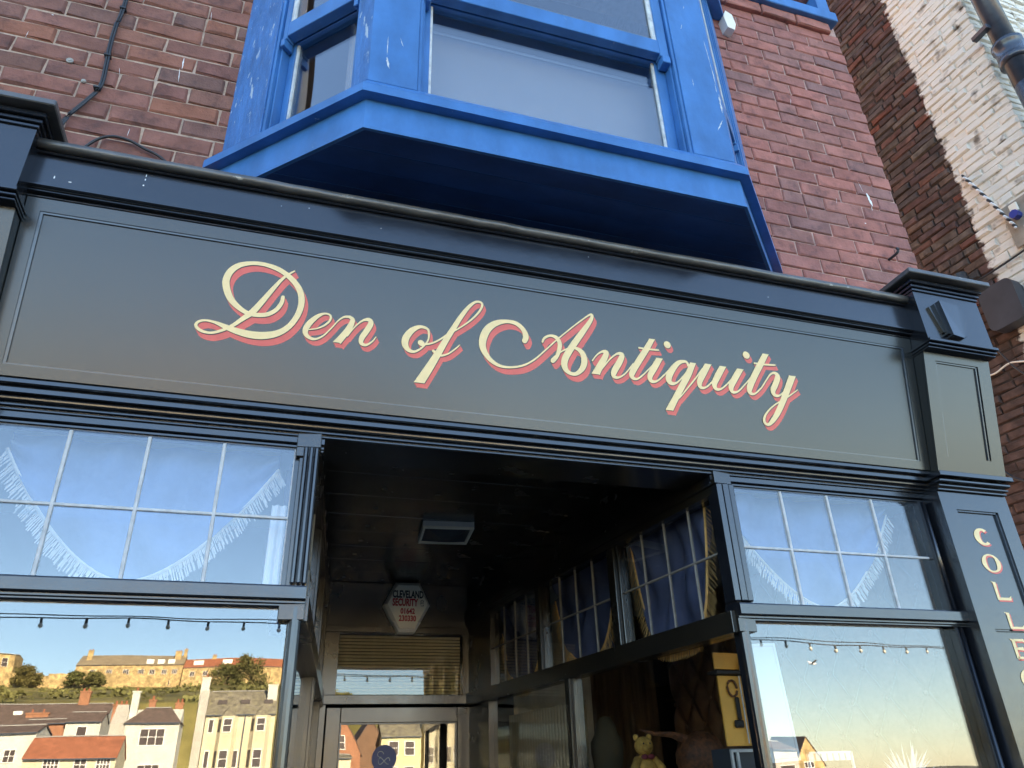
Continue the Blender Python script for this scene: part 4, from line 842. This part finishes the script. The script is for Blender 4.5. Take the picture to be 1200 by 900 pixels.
for (x, z, lab) in ((-.852, 2.198, 'upper round grey wall plug in the brickwork left of the bay'), (-.793, 2.117, 'lower small wall plug beside the black cable')):
    o = build('wall_plug', MB().tube([(x, .0, z), (x, -.006, z)], .011 if z > 2.15 else .008, 12).tube([(x, -.006, z), (x, -.0085, z)], .005, 8), 'steel'); tag(o, lab, 'wall plug')
o = build('cable_box', MB().add([(1.905 + a, y, 3.40 + b) for y in (-.05, 0) for a, b in ((-.02, -.06), (.02, -.07), (.035, -.02), (.025, .05), (-.01, .07), (-.03, .02))], [tuple(range(6)), tuple(range(6, 12))[::-1]] + [(i, (i + 1) % 6, 6 + (i + 1) % 6, 6 + i) for i in range(6)]), 'plastic')
tag(o, 'small cream plastic box on the brickwork right of the blue bay', 'cable box')
o = build('wall_hook', MB().tube(curve([(2.50, 0, 2.03), (2.50, -.05, 2.03), (2.505, -.06, 2.045), (2.51, -.05, 2.06)], 4), .006, 6), 'cable'); tag(o, 'small black hook in the brickwork above the right pilaster', 'hook')
# bird lime and paint scars
sp = MB(); r_ = random.Random(3)
for (x, z, w_, h_) in ((2.504, 2.385, .022, .08), (2.50, 2.33, .004, .03), (2.474, 2.46, .0018, .07), (2.30, 2.33, .0025, .03), (2.43, 2.225, .012, .006), (2.20, 2.95, .002, .05), (-.513, 2.30, .006, .06), (-.516, 2.24, .0035, .07), (-.46, 2.58, .002, .05), (-1.0, 2.28, .002, .03), (-.95, 2.40, .010, .003), (-.62, 1.93, .002, .035), (-.365, 1.87, .008, .008), (-.70, 2.20, .002, .03)):
    k = 9; tilt = r_.uniform(-.25, .25); L_ = [(w_ / 2 * r_.uniform(.35, 1) * math.sin(math.pi * (q + .4) / k), h_ * (q / (k - 1) - .5)) for q in range(k)]; R_ = [(-w_ / 2 * r_.uniform(.35, 1) * math.sin(math.pi * (q + .4) / k), h_ * (q / (k - 1) - .5)) for q in range(k)]
    for q in range(k - 1): sp.face([(x + a + tilt * b, -.0024, z + b) for a, b in (L_[q], R_[q], R_[q + 1], L_[q + 1])])
build('bird_lime', sp, 'flower', bld)

# ================================================================ OLD NEIGHBOURING BUILDING (right)
nbd = thing('old_brick_building', (5.5, 3, GZ), 'old dark brick side wall with its street corner painted cream, right of the shop', 'building')
nx, ny = 4.481, .337; ud = Vector((-.1197, .9928, 0)); un = Vector((-.9928, -.1197, 0))
mS = Matrix.Identity(4); mS.col[0] = (*ud, 0); mS.col[1] = (*(-un), 0); mS.col[2] = (0, 0, 1, 0); mS.col[3] = (nx, ny, 0, 1)
VO = [brick_mesh('brick', 200 + i, .20, .050, .09, 'oldbrick', .0042, .007) for i in range(10)]
r_ = random.Random(11); rows = []; spec = []
z = .6; k = 0
while z < 7.6:
    h = .064 * r_.uniform(.93, 1.07); t = -.0 + (0 if k % 2 else 0) ; first = True
    while t < 2.4:
        L = r_.choice((.215, .215, .21, .105, .225, .16)) * r_.uniform(.95, 1.05)
        if first: L = .215 if k % 2 else .11
        spec.append(('s', t + L / 2, z + h / 2 + r_.uniform(-.003, .003), L - .010, h - .008 * r_.uniform(.7, 1.4), r_.uniform(-.007, .008), r_.uniform(-.03, .03), r_.uniform(-.02, .02), first)); t += L; first = False
    x = 0; first = True
    while x < 3.2 and z > 2.6:
        L = r_.choice((.215, .215, .21, .105, .225)) * r_.uniform(.96, 1.04)
        if first: L = .11 if k % 2 else .215
        spec.append(('f', x + L / 2, z + h / 2, L - .010, h - .010 * r_.uniform(.7, 1.4), r_.uniform(-.008, .010), r_.uniform(-.02, .02), r_.uniform(-.02, .02), first)); x += L; first = False
    z += h; k += 1
def place(s):
    kind, t, z, L, h, d, ry, rx, first = s
    base = mS if kind == 's' else Matrix.Translation((nx, ny, 0))
    return base @ Matrix.Translation((t, d, z)) @ Matrix.Rotation(ry * .6, 4, 'Y') @ Matrix.Rotation(rx, 4, 'Z') @ Matrix.Diagonal((L / .20, 1, h / .050, 1))
vis = [s for s in spec if s[0] == 's' and s[1] < 1.06 and 2.75 + (s[1]) * 0 < s[2] < 6.35 and not (s[2] > 5.2 and s[1] < .35)]
vis.sort(key=lambda s: s[2]); chosen = set(id(s) for s in vis[:298])
rest = MB()
for s in spec:
    me = r_.choice(VO)
    if id(s) in chosen:
        o = bpy.data.objects.new('brick', me); col.objects.link(o); o.parent = nbd; o.matrix_local = Matrix.Translation(-wloc(nbd)) @ place(s)
    else:
        mm = place(s); rest.add([tuple(mm @ v.co) for v in me.vertices], [tuple(p.vertices) for p in me.polygons])
# merged bricks keep a random tint through islands: use the position noise of the material
mrest = side_mat('old_brick_part_painted_far', None, (.12, .08, .065), 1.0)
build('brickwork', rest, mrest, nbd, kind='stuff')
core = MB(); core.add([tuple(mS @ Vector((a, b, z_))) for z_ in (GZ, 8) for a, b in ((.012, .012), (6, .012), (6, 3), (.012, 3))], [(0, 1, 2, 3), (7, 6, 5, 4), (0, 4, 5, 1), (1, 5, 6, 2), (2, 6, 7, 3), (3, 7, 4, 0)])
core.box(nx + .02, nx + 5, ny + .013, ny + 3, GZ, 8); build('mortar_bed', core, 'oldmortar', nbd)
# black downpipe in front of its street face
dp = thing('drainpipe', (4.50, .20, GZ), 'thick black painted drainpipe with a collar in front of the cream brick corner', 'drainpipe')
build('pipe', MB().tube([(4.49, .20, GZ), (4.49, .20, 4.05)], .073, 20).tube([(4.49, .20, 4.05), (4.49, .20, 7.6)], .073, 20), 'pipe', dp, True)
build('collar', MB().tube([(4.49, .20, z_ + .28) for z_ in (3.98, 3.985, 4.02, 4.025, 4.13, 4.14, 4.17, 4.175)], [.08, .097, .097, .09, .09, .10, .10, .08], 20), 'pipe', dp, True)
build('bracket', MB().box(4.375, 4.42, .20, .33, 4.60, 4.64, bev=.004), 'pipe', dp)
# plate with rope on the cream wall
def sp_(t, d, z): return mS @ Vector((t, d, z))
pt = thing('wall_plate', sp_(.2, 0, 2.9), 'galvanised plate with a blue knob and two oval caps on the cream wall', 'plate')
def sB(name, boxes, mat, par, bev=.003):
    mb = MB()
    for b in boxes: mb.box(*b, bev=bev)
    return build(name, mb.xf(mS), mat, par)
sB('plate', [(.05, .31, -.03, -.018, 2.98, 3.31)], 'steel', pt); sB('cap', [(.20, .255, -.045, -.03, 3.22, 3.29), (.16, .215, -.045, -.03, 3.03, 3.10)], 'plastic', pt, .012)
build('knob', MB().tube([sp_(.225, -.03, 3.19), sp_(.225, -.08, 3.19)], .03, 8), mk('blue_plastic', (.03, .05, .30), .4), pt)
rope = MB(); rp_ = [Vector(sp_(.447, -.03, 3.73)), Vector(sp_(.37, -.045, 3.50)), Vector(sp_(.30, -.06, 3.27)), Vector(sp_(.25, -.06, 3.10))]; cp_ = [Vector(p) for p in curve([tuple(p) for p in rp_], 8)]
ro = thing('striped_rope', sp_(.3, -.04, 3.2), 'black and white twisted rope strung across the cream wall to the plate', 'rope')
for ph, mt in ((0, 'cable'), (math.pi, 'flower')):
    pts = []
    for i in range(len(cp_) * 3 - 3):
        p = cp_[i // 3].lerp(cp_[i // 3 + 1], (i % 3) / 3); an = i * .75 + ph; pts.append(p + un * .009 * math.cos(an) + Vector((0, 0, 1)) * .009 * math.sin(an))
    build('strand', MB().tube(pts, .0095, 6), mt, ro, True)
# black junction box, socket and stray wires by the pilaster cap
jb = thing('junction_box', sp_(.6, -.05, 2.4), 'black rounded junction box on the dark brick beside the right pilaster cap', 'junction box')
def rbox(mb, x0, x1, y0, y1, z0, z1, r, n=5):
    o = []
    for cx, cz, a0 in ((x1 - r, z1 - r, 0), (x0 + r, z1 - r, 90), (x0 + r, z0 + r, 180), (x1 - r, z0 + r, 270)):
        for i in range(n + 1): an = math.radians(a0 + 90 * i / n); o.append((cx + r * math.cos(an), cz + r * math.sin(an)))
    return mb.prism(o, y0, y1, lambda p, a: (p[0], a, p[1]))
build('lid', rbox(MB(), .37, .60, -.13, -.04, 2.47, 2.78, .05).xf(mS), 'grey', jb); build('box_back', rbox(MB(), .38, .59, -.04, 0, 2.48, 2.77, .04).xf(mS), 'cable', jb)
ps = thing('outdoor_socket', sp_(.8, -.04, 2.5), 'dark outdoor socket with a white plug hanging beside the pilaster cap', 'socket')
build('housing', MB().tube([sp_(.70, -.06, 3.02), sp_(.70, -.06, 2.95)], .05, 10), 'cable', ps); build('plug', MB().tube([sp_(.70, -.08, z_) for z_ in (2.70, 2.69, 2.60, 2.56)], [.015, .028, .028, .012], 10), 'plastic', ps, True)
build('lead', MB().tube(curve([sp_(.72, -.06, 2.95), sp_(.74, -.09, 2.85), sp_(.70, -.08, 2.70)], 5), .012, 6), 'cable', ps, True)
for i, (pts, mt, rad, lab) in enumerate((([(.72, 2.56), (.66, 2.40), (.58, 2.20), (.42, 2.0), (.3, 1.9)], 'cable', .006, 'thin black wire running down the dark brick from the plug'),
        ([(.45, 2.47), (.44, 2.38), (.40, 2.30), (.36, 2.2)], 'plastic', .006, 'pale wire hanging below the junction box'),
        ([(.86, 2.30), (.74, 2.26), (.62, 2.28), (.5, 2.24), (.35, 2.25)], 'plastic', .006, 'pale wire running level across the dark brick'),
        ([(.95, 1.75), (.85, 1.58), (.70, 1.50), (.5, 1.5), (.3, 1.52)], 'cable', .009, 'thick black cable curving across the old brick low beside the pilaster'),
        ([(.95, 3.22), (.80, 2.98), (.6, 2.93), (.2, 2.95), (-.0, 2.98)], 'cable', .007, 'black cable running to the cream wall above the junction box'))):
    o = build('wire', MB().tube(curve([tuple(sp_(a, -.025, z_)) for a, z_ in pts], 6), rad, 6), mt, None, True); tag(o, lab, 'wire')
# ================================================================ FESTOON LIGHTS AND GULL OVER THE STREET (seen in the glass)
FY = -7.56
fs = thing('string_lights', (3, FY, GZ), 'string of clear festoon bulbs on two black wires across the street', 'string lights')
def FZ(x): return 1.775 + (.018 * x if x < 0 else -.015 * x)
w1 = MB().tube([(x_ * .6 - 6, FY, FZ(x_ * .6 - 6) + .03) for x_ in range(33)], .006, 5); build('wire', w1, 'cable', fs)
w2 = MB().tube([(x_ * .3 - 6, FY, FZ(x_ * .3 - 6) + .012 * math.sin(x_ * .3 * 1.7)) for x_ in range(65)], .007, 5); build('wire', w2, 'cable', fs)
bs = MB().tube([(0, 0, .045), (0, 0, .0)], .014, 8); bb = MB().ball((0, 0, -.022), .024, 8, 6, (1, 1, 1.15))
def tomesh(nm, mb, mat): me = bpy.data.meshes.new(nm); me.from_pydata(mb.v, [], mb.f); me.materials.append(M[mat]); return me
ms_, mb_ = tomesh('bulb_socket', bs, 'cable'), tomesh('bulb', bb, 'bulb')
xx = -4.4; i = 0
while xx < 11.5:
    z = FZ(xx) + .012 * math.sin((xx + 6) * 1.7) - .05; o = link('bulb_socket', ms_, (xx, FY, z), fs); link('bulb', mb_, (xx, FY, z), fs); xx += .415; i += 1
for x_ in (-6, 13.3): build('pole', MB().tube([(x_, FY, GZ - .1), (x_, FY, 2.3)], .05, 8), 'pipe', fs)
gu = thing('gull', (12.75, -14.06, 2.32), 'white gull flying over the street, seen small in the right window', 'gull')
G = Vector((12.75, -14.06, 2.32))
build('body', MB().tube([G + Vector((-.22, 0, -.02)), G + Vector((-.14, 0, 0)), G + Vector((0, 0, .0)), G + Vector((.14, 0, .02)), G + Vector((.21, 0, .03)), G + Vector((.25, 0, .025))], [.01, .04, .06, .045, .035, .008], 8), 'feather', gu, True)
for s in (-1, 1): build('wing', MB().add([G + Vector(p) for p in ((-.08, s * .04, .03), (.08, s * .04, .04), (.10, s * .32, .16), (-.06, s * .62, .12), (-.08, s * .3, .13), (-.08, s * .04, .02), (.08, s * .04, .025), (.10, s * .32, .15))], [(0, 1, 2, 4), (4, 2, 3), (5, 6, 7, 4), (0, 5, 6, 1), (1, 6, 7, 2)]), 'feather', gu)

gu.scale = (.5, .5, .5)
# ================================================================ TOWN ACROSS THE HARBOUR (lit by the sun, reflected in the shop glass)
def house(name, label, x0, x1, yf, depth, ze, zr, wall, roof, wins=(), chims=(), rotz=0, axis='x', zg=-1.5, cat='house', over=.25, group='houses across the harbour', extra=None, piv=None, hip=0):
    """front faces +Y at y = yf; windows (xa, xb, za, zb[, nx, ny]); chimneys (x, y offset, w, ztop, material, pots)"""
    px_ = x1 if piv is None else piv
    t = thing(name, (px_, yf, zg), label, cat, group); m = Matrix.Translation((px_, yf, 0)) @ Matrix.Rotation(math.radians(rotz), 4, 'Z') @ Matrix.Translation((-px_, -yf, 0))
    yb_ = yf - depth; ym = (yf + yb_) / 2; wallm = MB()
    if axis == 'x': prof = [(yf, zg), (yf, ze), (ym, zr), (yb_, ze), (yb_, zg)]; wallm.px(prof, x0, x1)
    else: wallm.prism([(x0, zg), (x0, ze), ((x0 + x1) / 2, zr), (x1, ze), (x1, zg)], yf, yb_, lambda p, a: (p[0], a, p[1]))
    build('wall', wallm.xf(m), wall, t)
    th = .18; r = MB()
    if axis == 'x':
        sl = (zr - ze) / (yf - ym); o = over
        r.px([(yf + o, ze - o * sl + .02), (yf + o, ze - o * sl + th), (ym, zr + th), (ym, zr + .02)], x0 - .1 + 0, x1 + .1) if not hip else r.add([(x0 - .2, yf + o, ze), (x1 + .2, yf + o, ze), (x1 - hip, ym, zr + th), (x0 + hip, ym, zr + th), (x0 - .2, yb_ - o, ze), (x1 + .2, yb_ - o, ze)], [(0, 1, 2, 3), (4, 3, 2, 5), (0, 3, 4), (1, 5, 2), (0, 4, 5, 1)])
        if not hip: r.px([(yb_ - o, ze - o * sl + .02), (yb_ - o, ze - o * sl + th), (ym, zr + th + .003), (ym, zr + .02)], x0 - .1, x1 + .1)
    else:
        xm = (x0 + x1) / 2; sl = (zr - ze) / (xm - x0); o = over
        for s in (-1, 1):
            e = xm + s * (xm - x0 + o); r.prism([(e, ze - o * sl + .02), (e, ze - o * sl + th), (xm, zr + th), (xm, zr + .02)], yf + .1, yb_ - .1, lambda p, a: (p[0], a, p[1]))
    rf = build('roof', r.xf(m), roof, t)
    if axis == 'x': build('ridge_tiles', MB().box(x0 + hip, x1 - hip, ym - .14, ym + .14, zr + th - .02, zr + th + .10).xf(m), 'kerb', rf); build('gutter', MB().box(x0, x1, yf + over - .03, yf + over + .1, ze - .1 if hip else ze - over * (zr - ze) / (yf - ym) - .05, ze + .02 if hip else ze - over * (zr - ze) / (yf - ym) + .07).xf(m), 'pipe', rf)
    for wn in wins:
        xa, xb, za, zb = wn[:4]; nx_, ny_ = (wn[4:6] if len(wn) > 4 else (1, 2)); f = MB(); s = .09
        f.box(xa - s, xb + s, yf + .002, yf + .06, zb, zb + s).box(xa - s, xb + s, yf + .002, yf + .10, za - s, za).box(xa - s, xa, yf + .002, yf + .06, za, zb).box(xb, xb + s, yf + .002, yf + .06, za, zb)
        for q in range(1, nx_): xq = xa + (xb - xa) * q / nx_; f.box(xq - .04, xq + .04, yf + .015, yf + .045, za, zb)
        for q in range(1, ny_): zq = za + (zb - za) * q / ny_; f.box(xa, xb, yf + .016, yf + .044, zq - .035, zq + .035)
        wo = build('window', f.xf(m), 't_frame', t); build('pane', MB().box(xa, xb, yf + .004, yf + .012, za, zb).xf(m), 't_win', wo)
    for (cx, dy, cw, zt, mt, pots) in chims:
        zc = ze; c = build('chimney', MB().box(cx - cw / 2, cx + cw / 2, yf - dy - .35, yf - dy + .35, zc, zt - .2).box(cx - cw / 2 - .08, cx + cw / 2 + .08, yf - dy - .43, yf - dy + .43, zt - .2, zt).xf(m), mt, rf)
        c2 = MB()
        for q in range(pots): xq = cx - cw / 2 + cw * (q + .5) / pots; c2.tube([(xq, yf - dy, zt), (xq, yf - dy, zt + .45)], .14, 8)
        if pots: build('chimney_pot', c2.xf(m), 't_tile', rf)
    if extra: extra(t, m, rf)
    return t
# row from left to right as it shows in the left window
house('cottage', 'low whitewashed house front at the far left of the window reflection', -27.5, -22.1, -98.1, 7, 6.2, 7.0, 't_white', 't_slate', [(-24.9, -23.8, 3.3, 4.5, 2, 2)])
house('terrace_house', 'long slate roofed terrace with a roof light and brick chimney stack', -42, -20.4, -126, 9, 9.1, 11.8, 't_white', 't_slate', [(-33.5, -32.4, 6.5, 8.0)], [(-29.2, 1.5, 3.0, 10.6, 't_brick', 2), (-24.2, 4.5, 1.3, 13.8, 't_brick', 2)],
      extra=lambda t, m, rf: build('roof_light', MB().box(-32.6, -31.4, -129, -127.9, 10.2, 10.9).xf(m), 't_frame', rf))
house('brick_house', 'small orange brick house with one window below the long slate roof', -28.6, -23.6, -119, 4, 8.5, 9.0, 't_brick', 't_slate', [(-27.2, -26.0, 6.6, 7.9, 2, 2)])
house('white_house', 'small white house beside the orange brick house with one dark window', -23.4, -19.4, -118, 5, 8.6, 9.8, 't_white', 't_slate', [(-22.0, -21.0, 6.7, 7.9, 1, 1)], [(-18.0, 3.0, 1.7, 11.0, 't_brick', 3)])
house('tiled_cottage', 'cream cottage with an orange pantile roof and three small windows', -21.9, -13.6, -94.1, 6, 3.5, 5.4, 't_cream', 't_tile', [(-19.9, -18.6, 2.0, 3.3, 4, 3), (-17.2, -16.2, 2.0, 3.3, 2, 3), (-15.2, -14.1, 2.0, 3.3, 4, 3)])
house('gable_house', 'white rendered house with a dark hipped slate roof and a three light window', -15.0, -8.7, -106.1, 6, 7.5, 9.3, 't_white', 't_slate', [(-13.2, -10.4, 5.1, 6.8, 3, 2), (-12.9, -10.4, 1.8, 3.0, 3, 1)], [(-14.6, 1.6, .8, 11.4, 't_white', 1), (-12.9, 4.4, .8, 10.6, 't_brick', 1), (-9.5, 4.6, 1.0, 10.2, 't_brick', 2)], rotz=0, hip=1.6,
      extra=lambda t, m, rf: build('side_gable', MB().px([(-106.3, -1.5), (-106.3, 7.5), (-109, 9.9), (-112, 7.4), (-112, -1.5)], -16.6, -15.05).xf(m), 't_grey', t))  # side wall in grey instead of white, its shadow put into the colour
def bays(t, m, rf):
    for xc in (-3.2, .9):
        o = [(xc - 1.25, -114.1), (xc - .75, -113.3), (xc + .75, -113.3), (xc + 1.25, -114.1)]
        b = build('bay', MB().pz(o, -1.5, 8.7).xf(m), 't_cream', t)
        build('bay_roof', MB().add([(x, y, 8.7) for x, y in o] + [(xc, -114.6, 10.1)], [(0, 1, 4), (1, 2, 4), (2, 3, 4), (0, 3, 2, 1)]).xf(m), 't_moss', rf)
        for za, zb in ((6.8, 8.3), (2.7, 4.6)):
            f = MB().box(xc - .55, xc + .55, -113.29, -113.24, zb, zb + .1).box(xc - .55, xc + .55, -113.29, -113.2, za - .1, za).box(xc - .55, xc - .47, -113.29, -113.24, za, zb).box(xc + .47, xc + .55, -113.29, -113.24, za, zb).box(xc - .47, xc + .47, -113.28, -113.25, (za + zb) / 2 - .04, (za + zb) / 2 + .04)
            wo = build('window', f.xf(m), 't_frame', t); build('pane', MB().box(xc - .47, xc + .47, -113.289, -113.27, za, zb).xf(m), 't_win', wo)
            w2_ = MB(); w2_.add([(xc - 1.17, -113.96, za), (xc - .86, -113.46, za), (xc - .86, -113.46, zb), (xc - 1.17, -113.96, zb), (xc - 1.17, -113.92, za), (xc - .86, -113.42, za), (xc - .86, -113.42, zb), (xc - 1.17, -113.92, zb)], [(0, 1, 2, 3), (7, 6, 5, 4), (0, 4, 5, 1), (1, 5, 6, 2), (2, 6, 7, 3), (3, 7, 4, 0)]); build('window', w2_.xf(m), 't_win', t)
    for x_, za, zb in ((-5.3, 6.8, 8.3), (-5.3, 2.7, 4.6), (-1.75, 2.7, 4.6)): wq = build('window', MB().box(x_ - .35, x_ + .35, -114.098, -114.03, za - .1, zb + .1).xf(m), 't_frame', t); build('pane', MB().box(x_ - .25, x_ + .25, -114.03, -114.02, za, zb).xf(m), 't_win', wq)
    for x_ in (-4.3, -1.4, 1.6): build('roof_light', MB().box(x_ - .6, x_ + .6, -116.8, -115.6, 10.35, 10.9).xf(m), 't_win', rf)
    build('downpipe', MB().box(-1.2, -1.08, -113.98, -113.86, -1.5, 8.8).xf(m), 'pipe', t)
    build('end_gable', MB().px([(-114.0, -1.5), (-114.0, 9.0), (-115.2, 12.2), (-118, 12.0), (-124, 8.0), (-124, -1.5)], -7.3, -6.2).xf(m), 't_grey', t)  # end wall greyed from cream to paint in the shade on it
house('tall_house', 'tall cream pair of bay fronted houses with a lichened slate roof and white chimneys', -6.1, 2.7, -114.1, 8, 9.0, 12.0, 't_cream', 't_moss', [], [(-6.9, 1.4, 1.1, 13.8, 't_white', 1), (2.0, 2.5, 1.3, 12.9, 't_white', 0)], extra=bays)
house('brick_gable', 'orange brick house with a steep gable seen in the door glass', 8.6, 14.4, -110.2, 8, 4.0, 9.6, 't_brick', 't_slate', [(11.2, 12.2, 4.6, 6.2)], axis='y')
house('white_outhouse', 'small cream outhouse in front of the orange brick gable', 9.8, 12.4, -104, 4, 3.2, 3.6, 't_cream', 't_moss')
house('brown_gable', 'tall gable with shade put into its brown colour between the brick house and the yellow house', 13.9, 18.2, -112, 10, 5.6, 8.6, 't_brown', 't_slate', axis='y')
house('yellow_house', 'pale yellow house with four small sash windows seen in the door glass', 17.6, 22.9, -110.2, 7, 6.1, 8.2, 't_yellow', 't_moss', [(18.7, 19.8, 3.7, 5.3), (20.7, 21.8, 3.7, 5.3), (18.7, 19.8, .6, 2.3), (20.7, 21.8, .6, 2.3)])
house('pale_terrace', 'pale rendered terrace with a sloping roof right of the yellow house', 23.8, 33, -112, 8, 7.4, 9.6, 't_cream', 't_stoneroof', [(26.3, 27.4, 3.8, 6.0), (29.3, 30.4, 3.8, 6.0)])
house('stone_gable', 'golden stone gabled house low in the right window reflection', 75.5, 80.5, -102, 8, .6, 4.4, 't_stone', 't_slate', [(77.0, 78.6, .2, .9, 3, 1)], axis='y')
house('grey_shop', 'grey fronted shop house beside the golden stone gable', 71.5, 75.3, -101, 8, 2.6, 3.6, 't_grey', 't_slate', [(72.2, 74.5, -.8, .6)])
house('far_terrace', 'row of white and cream houses along the quay beyond the door reflection', 34, 60, -125, 8, 4.5, 6.2, 't_white', 't_slate', [(x_, x_ + 1.1, 1.5, 3.2) for x_ in range(36, 59, 4)])
# hill behind, rising to the plateau with the long stone building
hm = MB(); nu, nv = 90, 30; v = []
for j in range(nv + 1):
    for i in range(nu + 1):
        x = -230 + 330 * i / nu; y = -140 - 230 * j / nv; t = min(max((-y - 150) / 112, 0), 1); fall = min(max((75 - x) / 55, 0), 1); fall = fall * fall * (3 - 2 * fall)
        z = -1.6 + (15.6 + 14.4 * t) * fall * min(1, (-y - 140) / 8 + .0) + .7 * math.sin(x * .13) * math.sin(y * .11) * t * fall; v.append((x, y, z))
hm.add(v, [(j * (nu + 1) + i, j * (nu + 1) + i + 1, (j + 1) * (nu + 1) + i + 1, (j + 1) * (nu + 1) + i) for j in range(nv) for i in range(nu)])
hl = build('hill', hm, 'grass', None, True); tag(hl, kind='structure')
def hz(x, y):
    t = min(max((-y - 150) / 112, 0), 1); fall = min(max((75 - x) / 55, 0), 1); fall = fall * fall * (3 - 2 * fall)
    return -1.6 + (15.6 + 14.4 * t) * fall * min(1, (-y - 140) / 8) + .7 * math.sin(x * .13) * math.sin(y * .11) * t * fall
sh = MB(); r_ = random.Random(21)
for i in range(230):
    x, y = r_.uniform(-95, 25), r_.uniform(-255, -150); x += 6 * math.sin(y * .09); s_ = r_.uniform(.35, 1.3); z = hz(x, y)
    for q in range(16):
        c = Vector((x + r_.gauss(0, s_), y + r_.gauss(0, s_), z + abs(r_.gauss(0, .35 * s_)))); a = Vector((r_.uniform(-1, 1), r_.uniform(-1, 1), r_.uniform(-1, 1))).normalized() * .5 * s_; b = a.cross(Vector((r_.uniform(-1, 1), r_.uniform(-1, 1), r_.uniform(-1, 1)))).normalized() * .4 * s_
        sh.face([c - a, c + b, c + a, c - b])
o = build('hill_scrub', sh, tm('scrub_leaves', (.15, .14, .045), .6, .15)); tag(o, 'low green and brown scrub covering the hill side', 'scrub', kind='stuff')
rw = MB(); r_ = random.Random(2)
for i in range(34): x = -95 + i * 2.0; rw.box(x, x + 2.01, -262.2 - r_.uniform(0, .2), -261, 28, 32.6 + r_.uniform(-.5, .5) - max(0, (x + 50) * .02))
o = build('stone_wall', rw, 't_stone'); tag(o, 'rough golden stone wall along the brow of the hill', 'wall')
ab = house('stone_hall', 'long golden stone building with a stone slate roof on top of the hill', -60.5, -27.0, -302, 14, 41.0, 45.0, 't_stone', 't_stoneroof',
      [(x_, x_ + 1.6, 37.6, 39.2, 3, 1) for x_ in (-56, -51, -46, -41.5, -38.0, -34.0, -30.5)] + [(x_, x_ + 1.3, 33.6, 35.0, 2, 1) for x_ in (-54, -49, -44, -40, -36, -32)], [(-57.8, 4, 1.6, 46.6, 't_stone', 2), (-29.8, 4, 2.2, 46.5, 't_stone', 3), (-27.6, 6, 1.2, 47.6, 't_stone', 1)], zg=28, cat='building', group='buildings on the hill top',
      extra=lambda t, m, rf: [build('dormer', MB().box(x_, x_ + 2.2, -304.5, -302.2, 41.4, 43.0), 't_frame', rf) for x_ in (-39.5, -36, -32.5)])
house('red_roofed_hall', 'long building with an orange red roof beside the stone hall', -26.6, 9, -300, 12, 39.4, 43.0, 't_stone', 't_tile', [(x_, x_ + 1.5, 36.2, 37.8, 2, 1) for x_ in (-24, -19.5, -15, -10.5)], [(-17, 6, 1.4, 44.6, 't_stone', 2)], zg=28, cat='building', group='buildings on the hill top',
      extra=lambda t, m, rf: [build('dormer', MB().box(x_, x_ + 3.4, -303.2, -301.0, 40.4, 42.0), 't_frame', rf) for x_ in (-23.5, -13.5)])
house('stone_tower', 'square stone tower house at the left end of the hill top', -92, -79.0, -300, 10, 43.3, 43.9, 't_stone', 't_white', [(-82.6, -81, 39.5, 42.0)], zg=28, cat='building', group='buildings on the hill top')
# trees: trunk, limbs, crown of many leaf clumps
def tree(label, x, y, z, w_, h_, seed):
    t = thing('hill_tree', (x, y, z - .5), label, 'tree', 'bushy trees on the hill side'); r = random.Random(seed)
    tr = MB().tube([(x, y, z - .5), (x + .1, y, z + h_ * .3), (x, y, z + h_ * .6)], [.35, .25, .12], 7)
    for q in range(5): a = r.uniform(0, 6.28); tr.tube([(x, y, z + h_ * .25), (x + math.cos(a) * w_ * .3, y + math.sin(a) * w_ * .3, z + h_ * .6)], [.14, .05], 5)
    build('trunk', tr, 'bark', t); lf = MB()
    cl = [(r.uniform(-.5, .5), r.uniform(-.4, .4), r.uniform(.0, .88)) for _ in range(40)]
    for cx, cy, cz in cl:
        for q in range(65):
            d = Vector((r.gauss(0, 1), r.gauss(0, 1), r.gauss(0, .8))) * w_ * .085; c = Vector((x + cx * w_ * (1.15 - .6 * cz), y + cy * w_, z + cz * h_)) + d
            a = Vector((r.uniform(-1, 1), r.uniform(-1, 1), r.uniform(-1, 1))).normalized() * .32; b = a.cross(Vector((r.uniform(-1, 1), r.uniform(-1, 1), r.uniform(-1, 1)))).normalized() * .24
            lf.face([c - a, c + b, c + a, c - b])
    build('crown', lf, 'leaf', t)
for k, (lab, x, y, z, w_, h_) in enumerate((('rounded dark bush left of the long stone hall', -63.5, -256, 29.3, 7.0, 4.9), ('small bush below the left end of the stone hall', -50.5, -256, 29.2, 4.6, 3.6), ('wider bush just right of the small one below the hall', -45.8, -256, 29.2, 4.8, 3.6),
        ('distant bush beside the left gable of the stone hall', -57, -292, 31.0, 5, 4.4), ('tall spreading tree below the red roof, right of a pair', -2.5, -248, 26.8, 9, 9.6), ('lower bushy tree below the red roof, left of a pair', -9.5, -248, 26.6, 9, 6.6))):
    tree(lab, x, y, z, w_, h_, 40 + k)
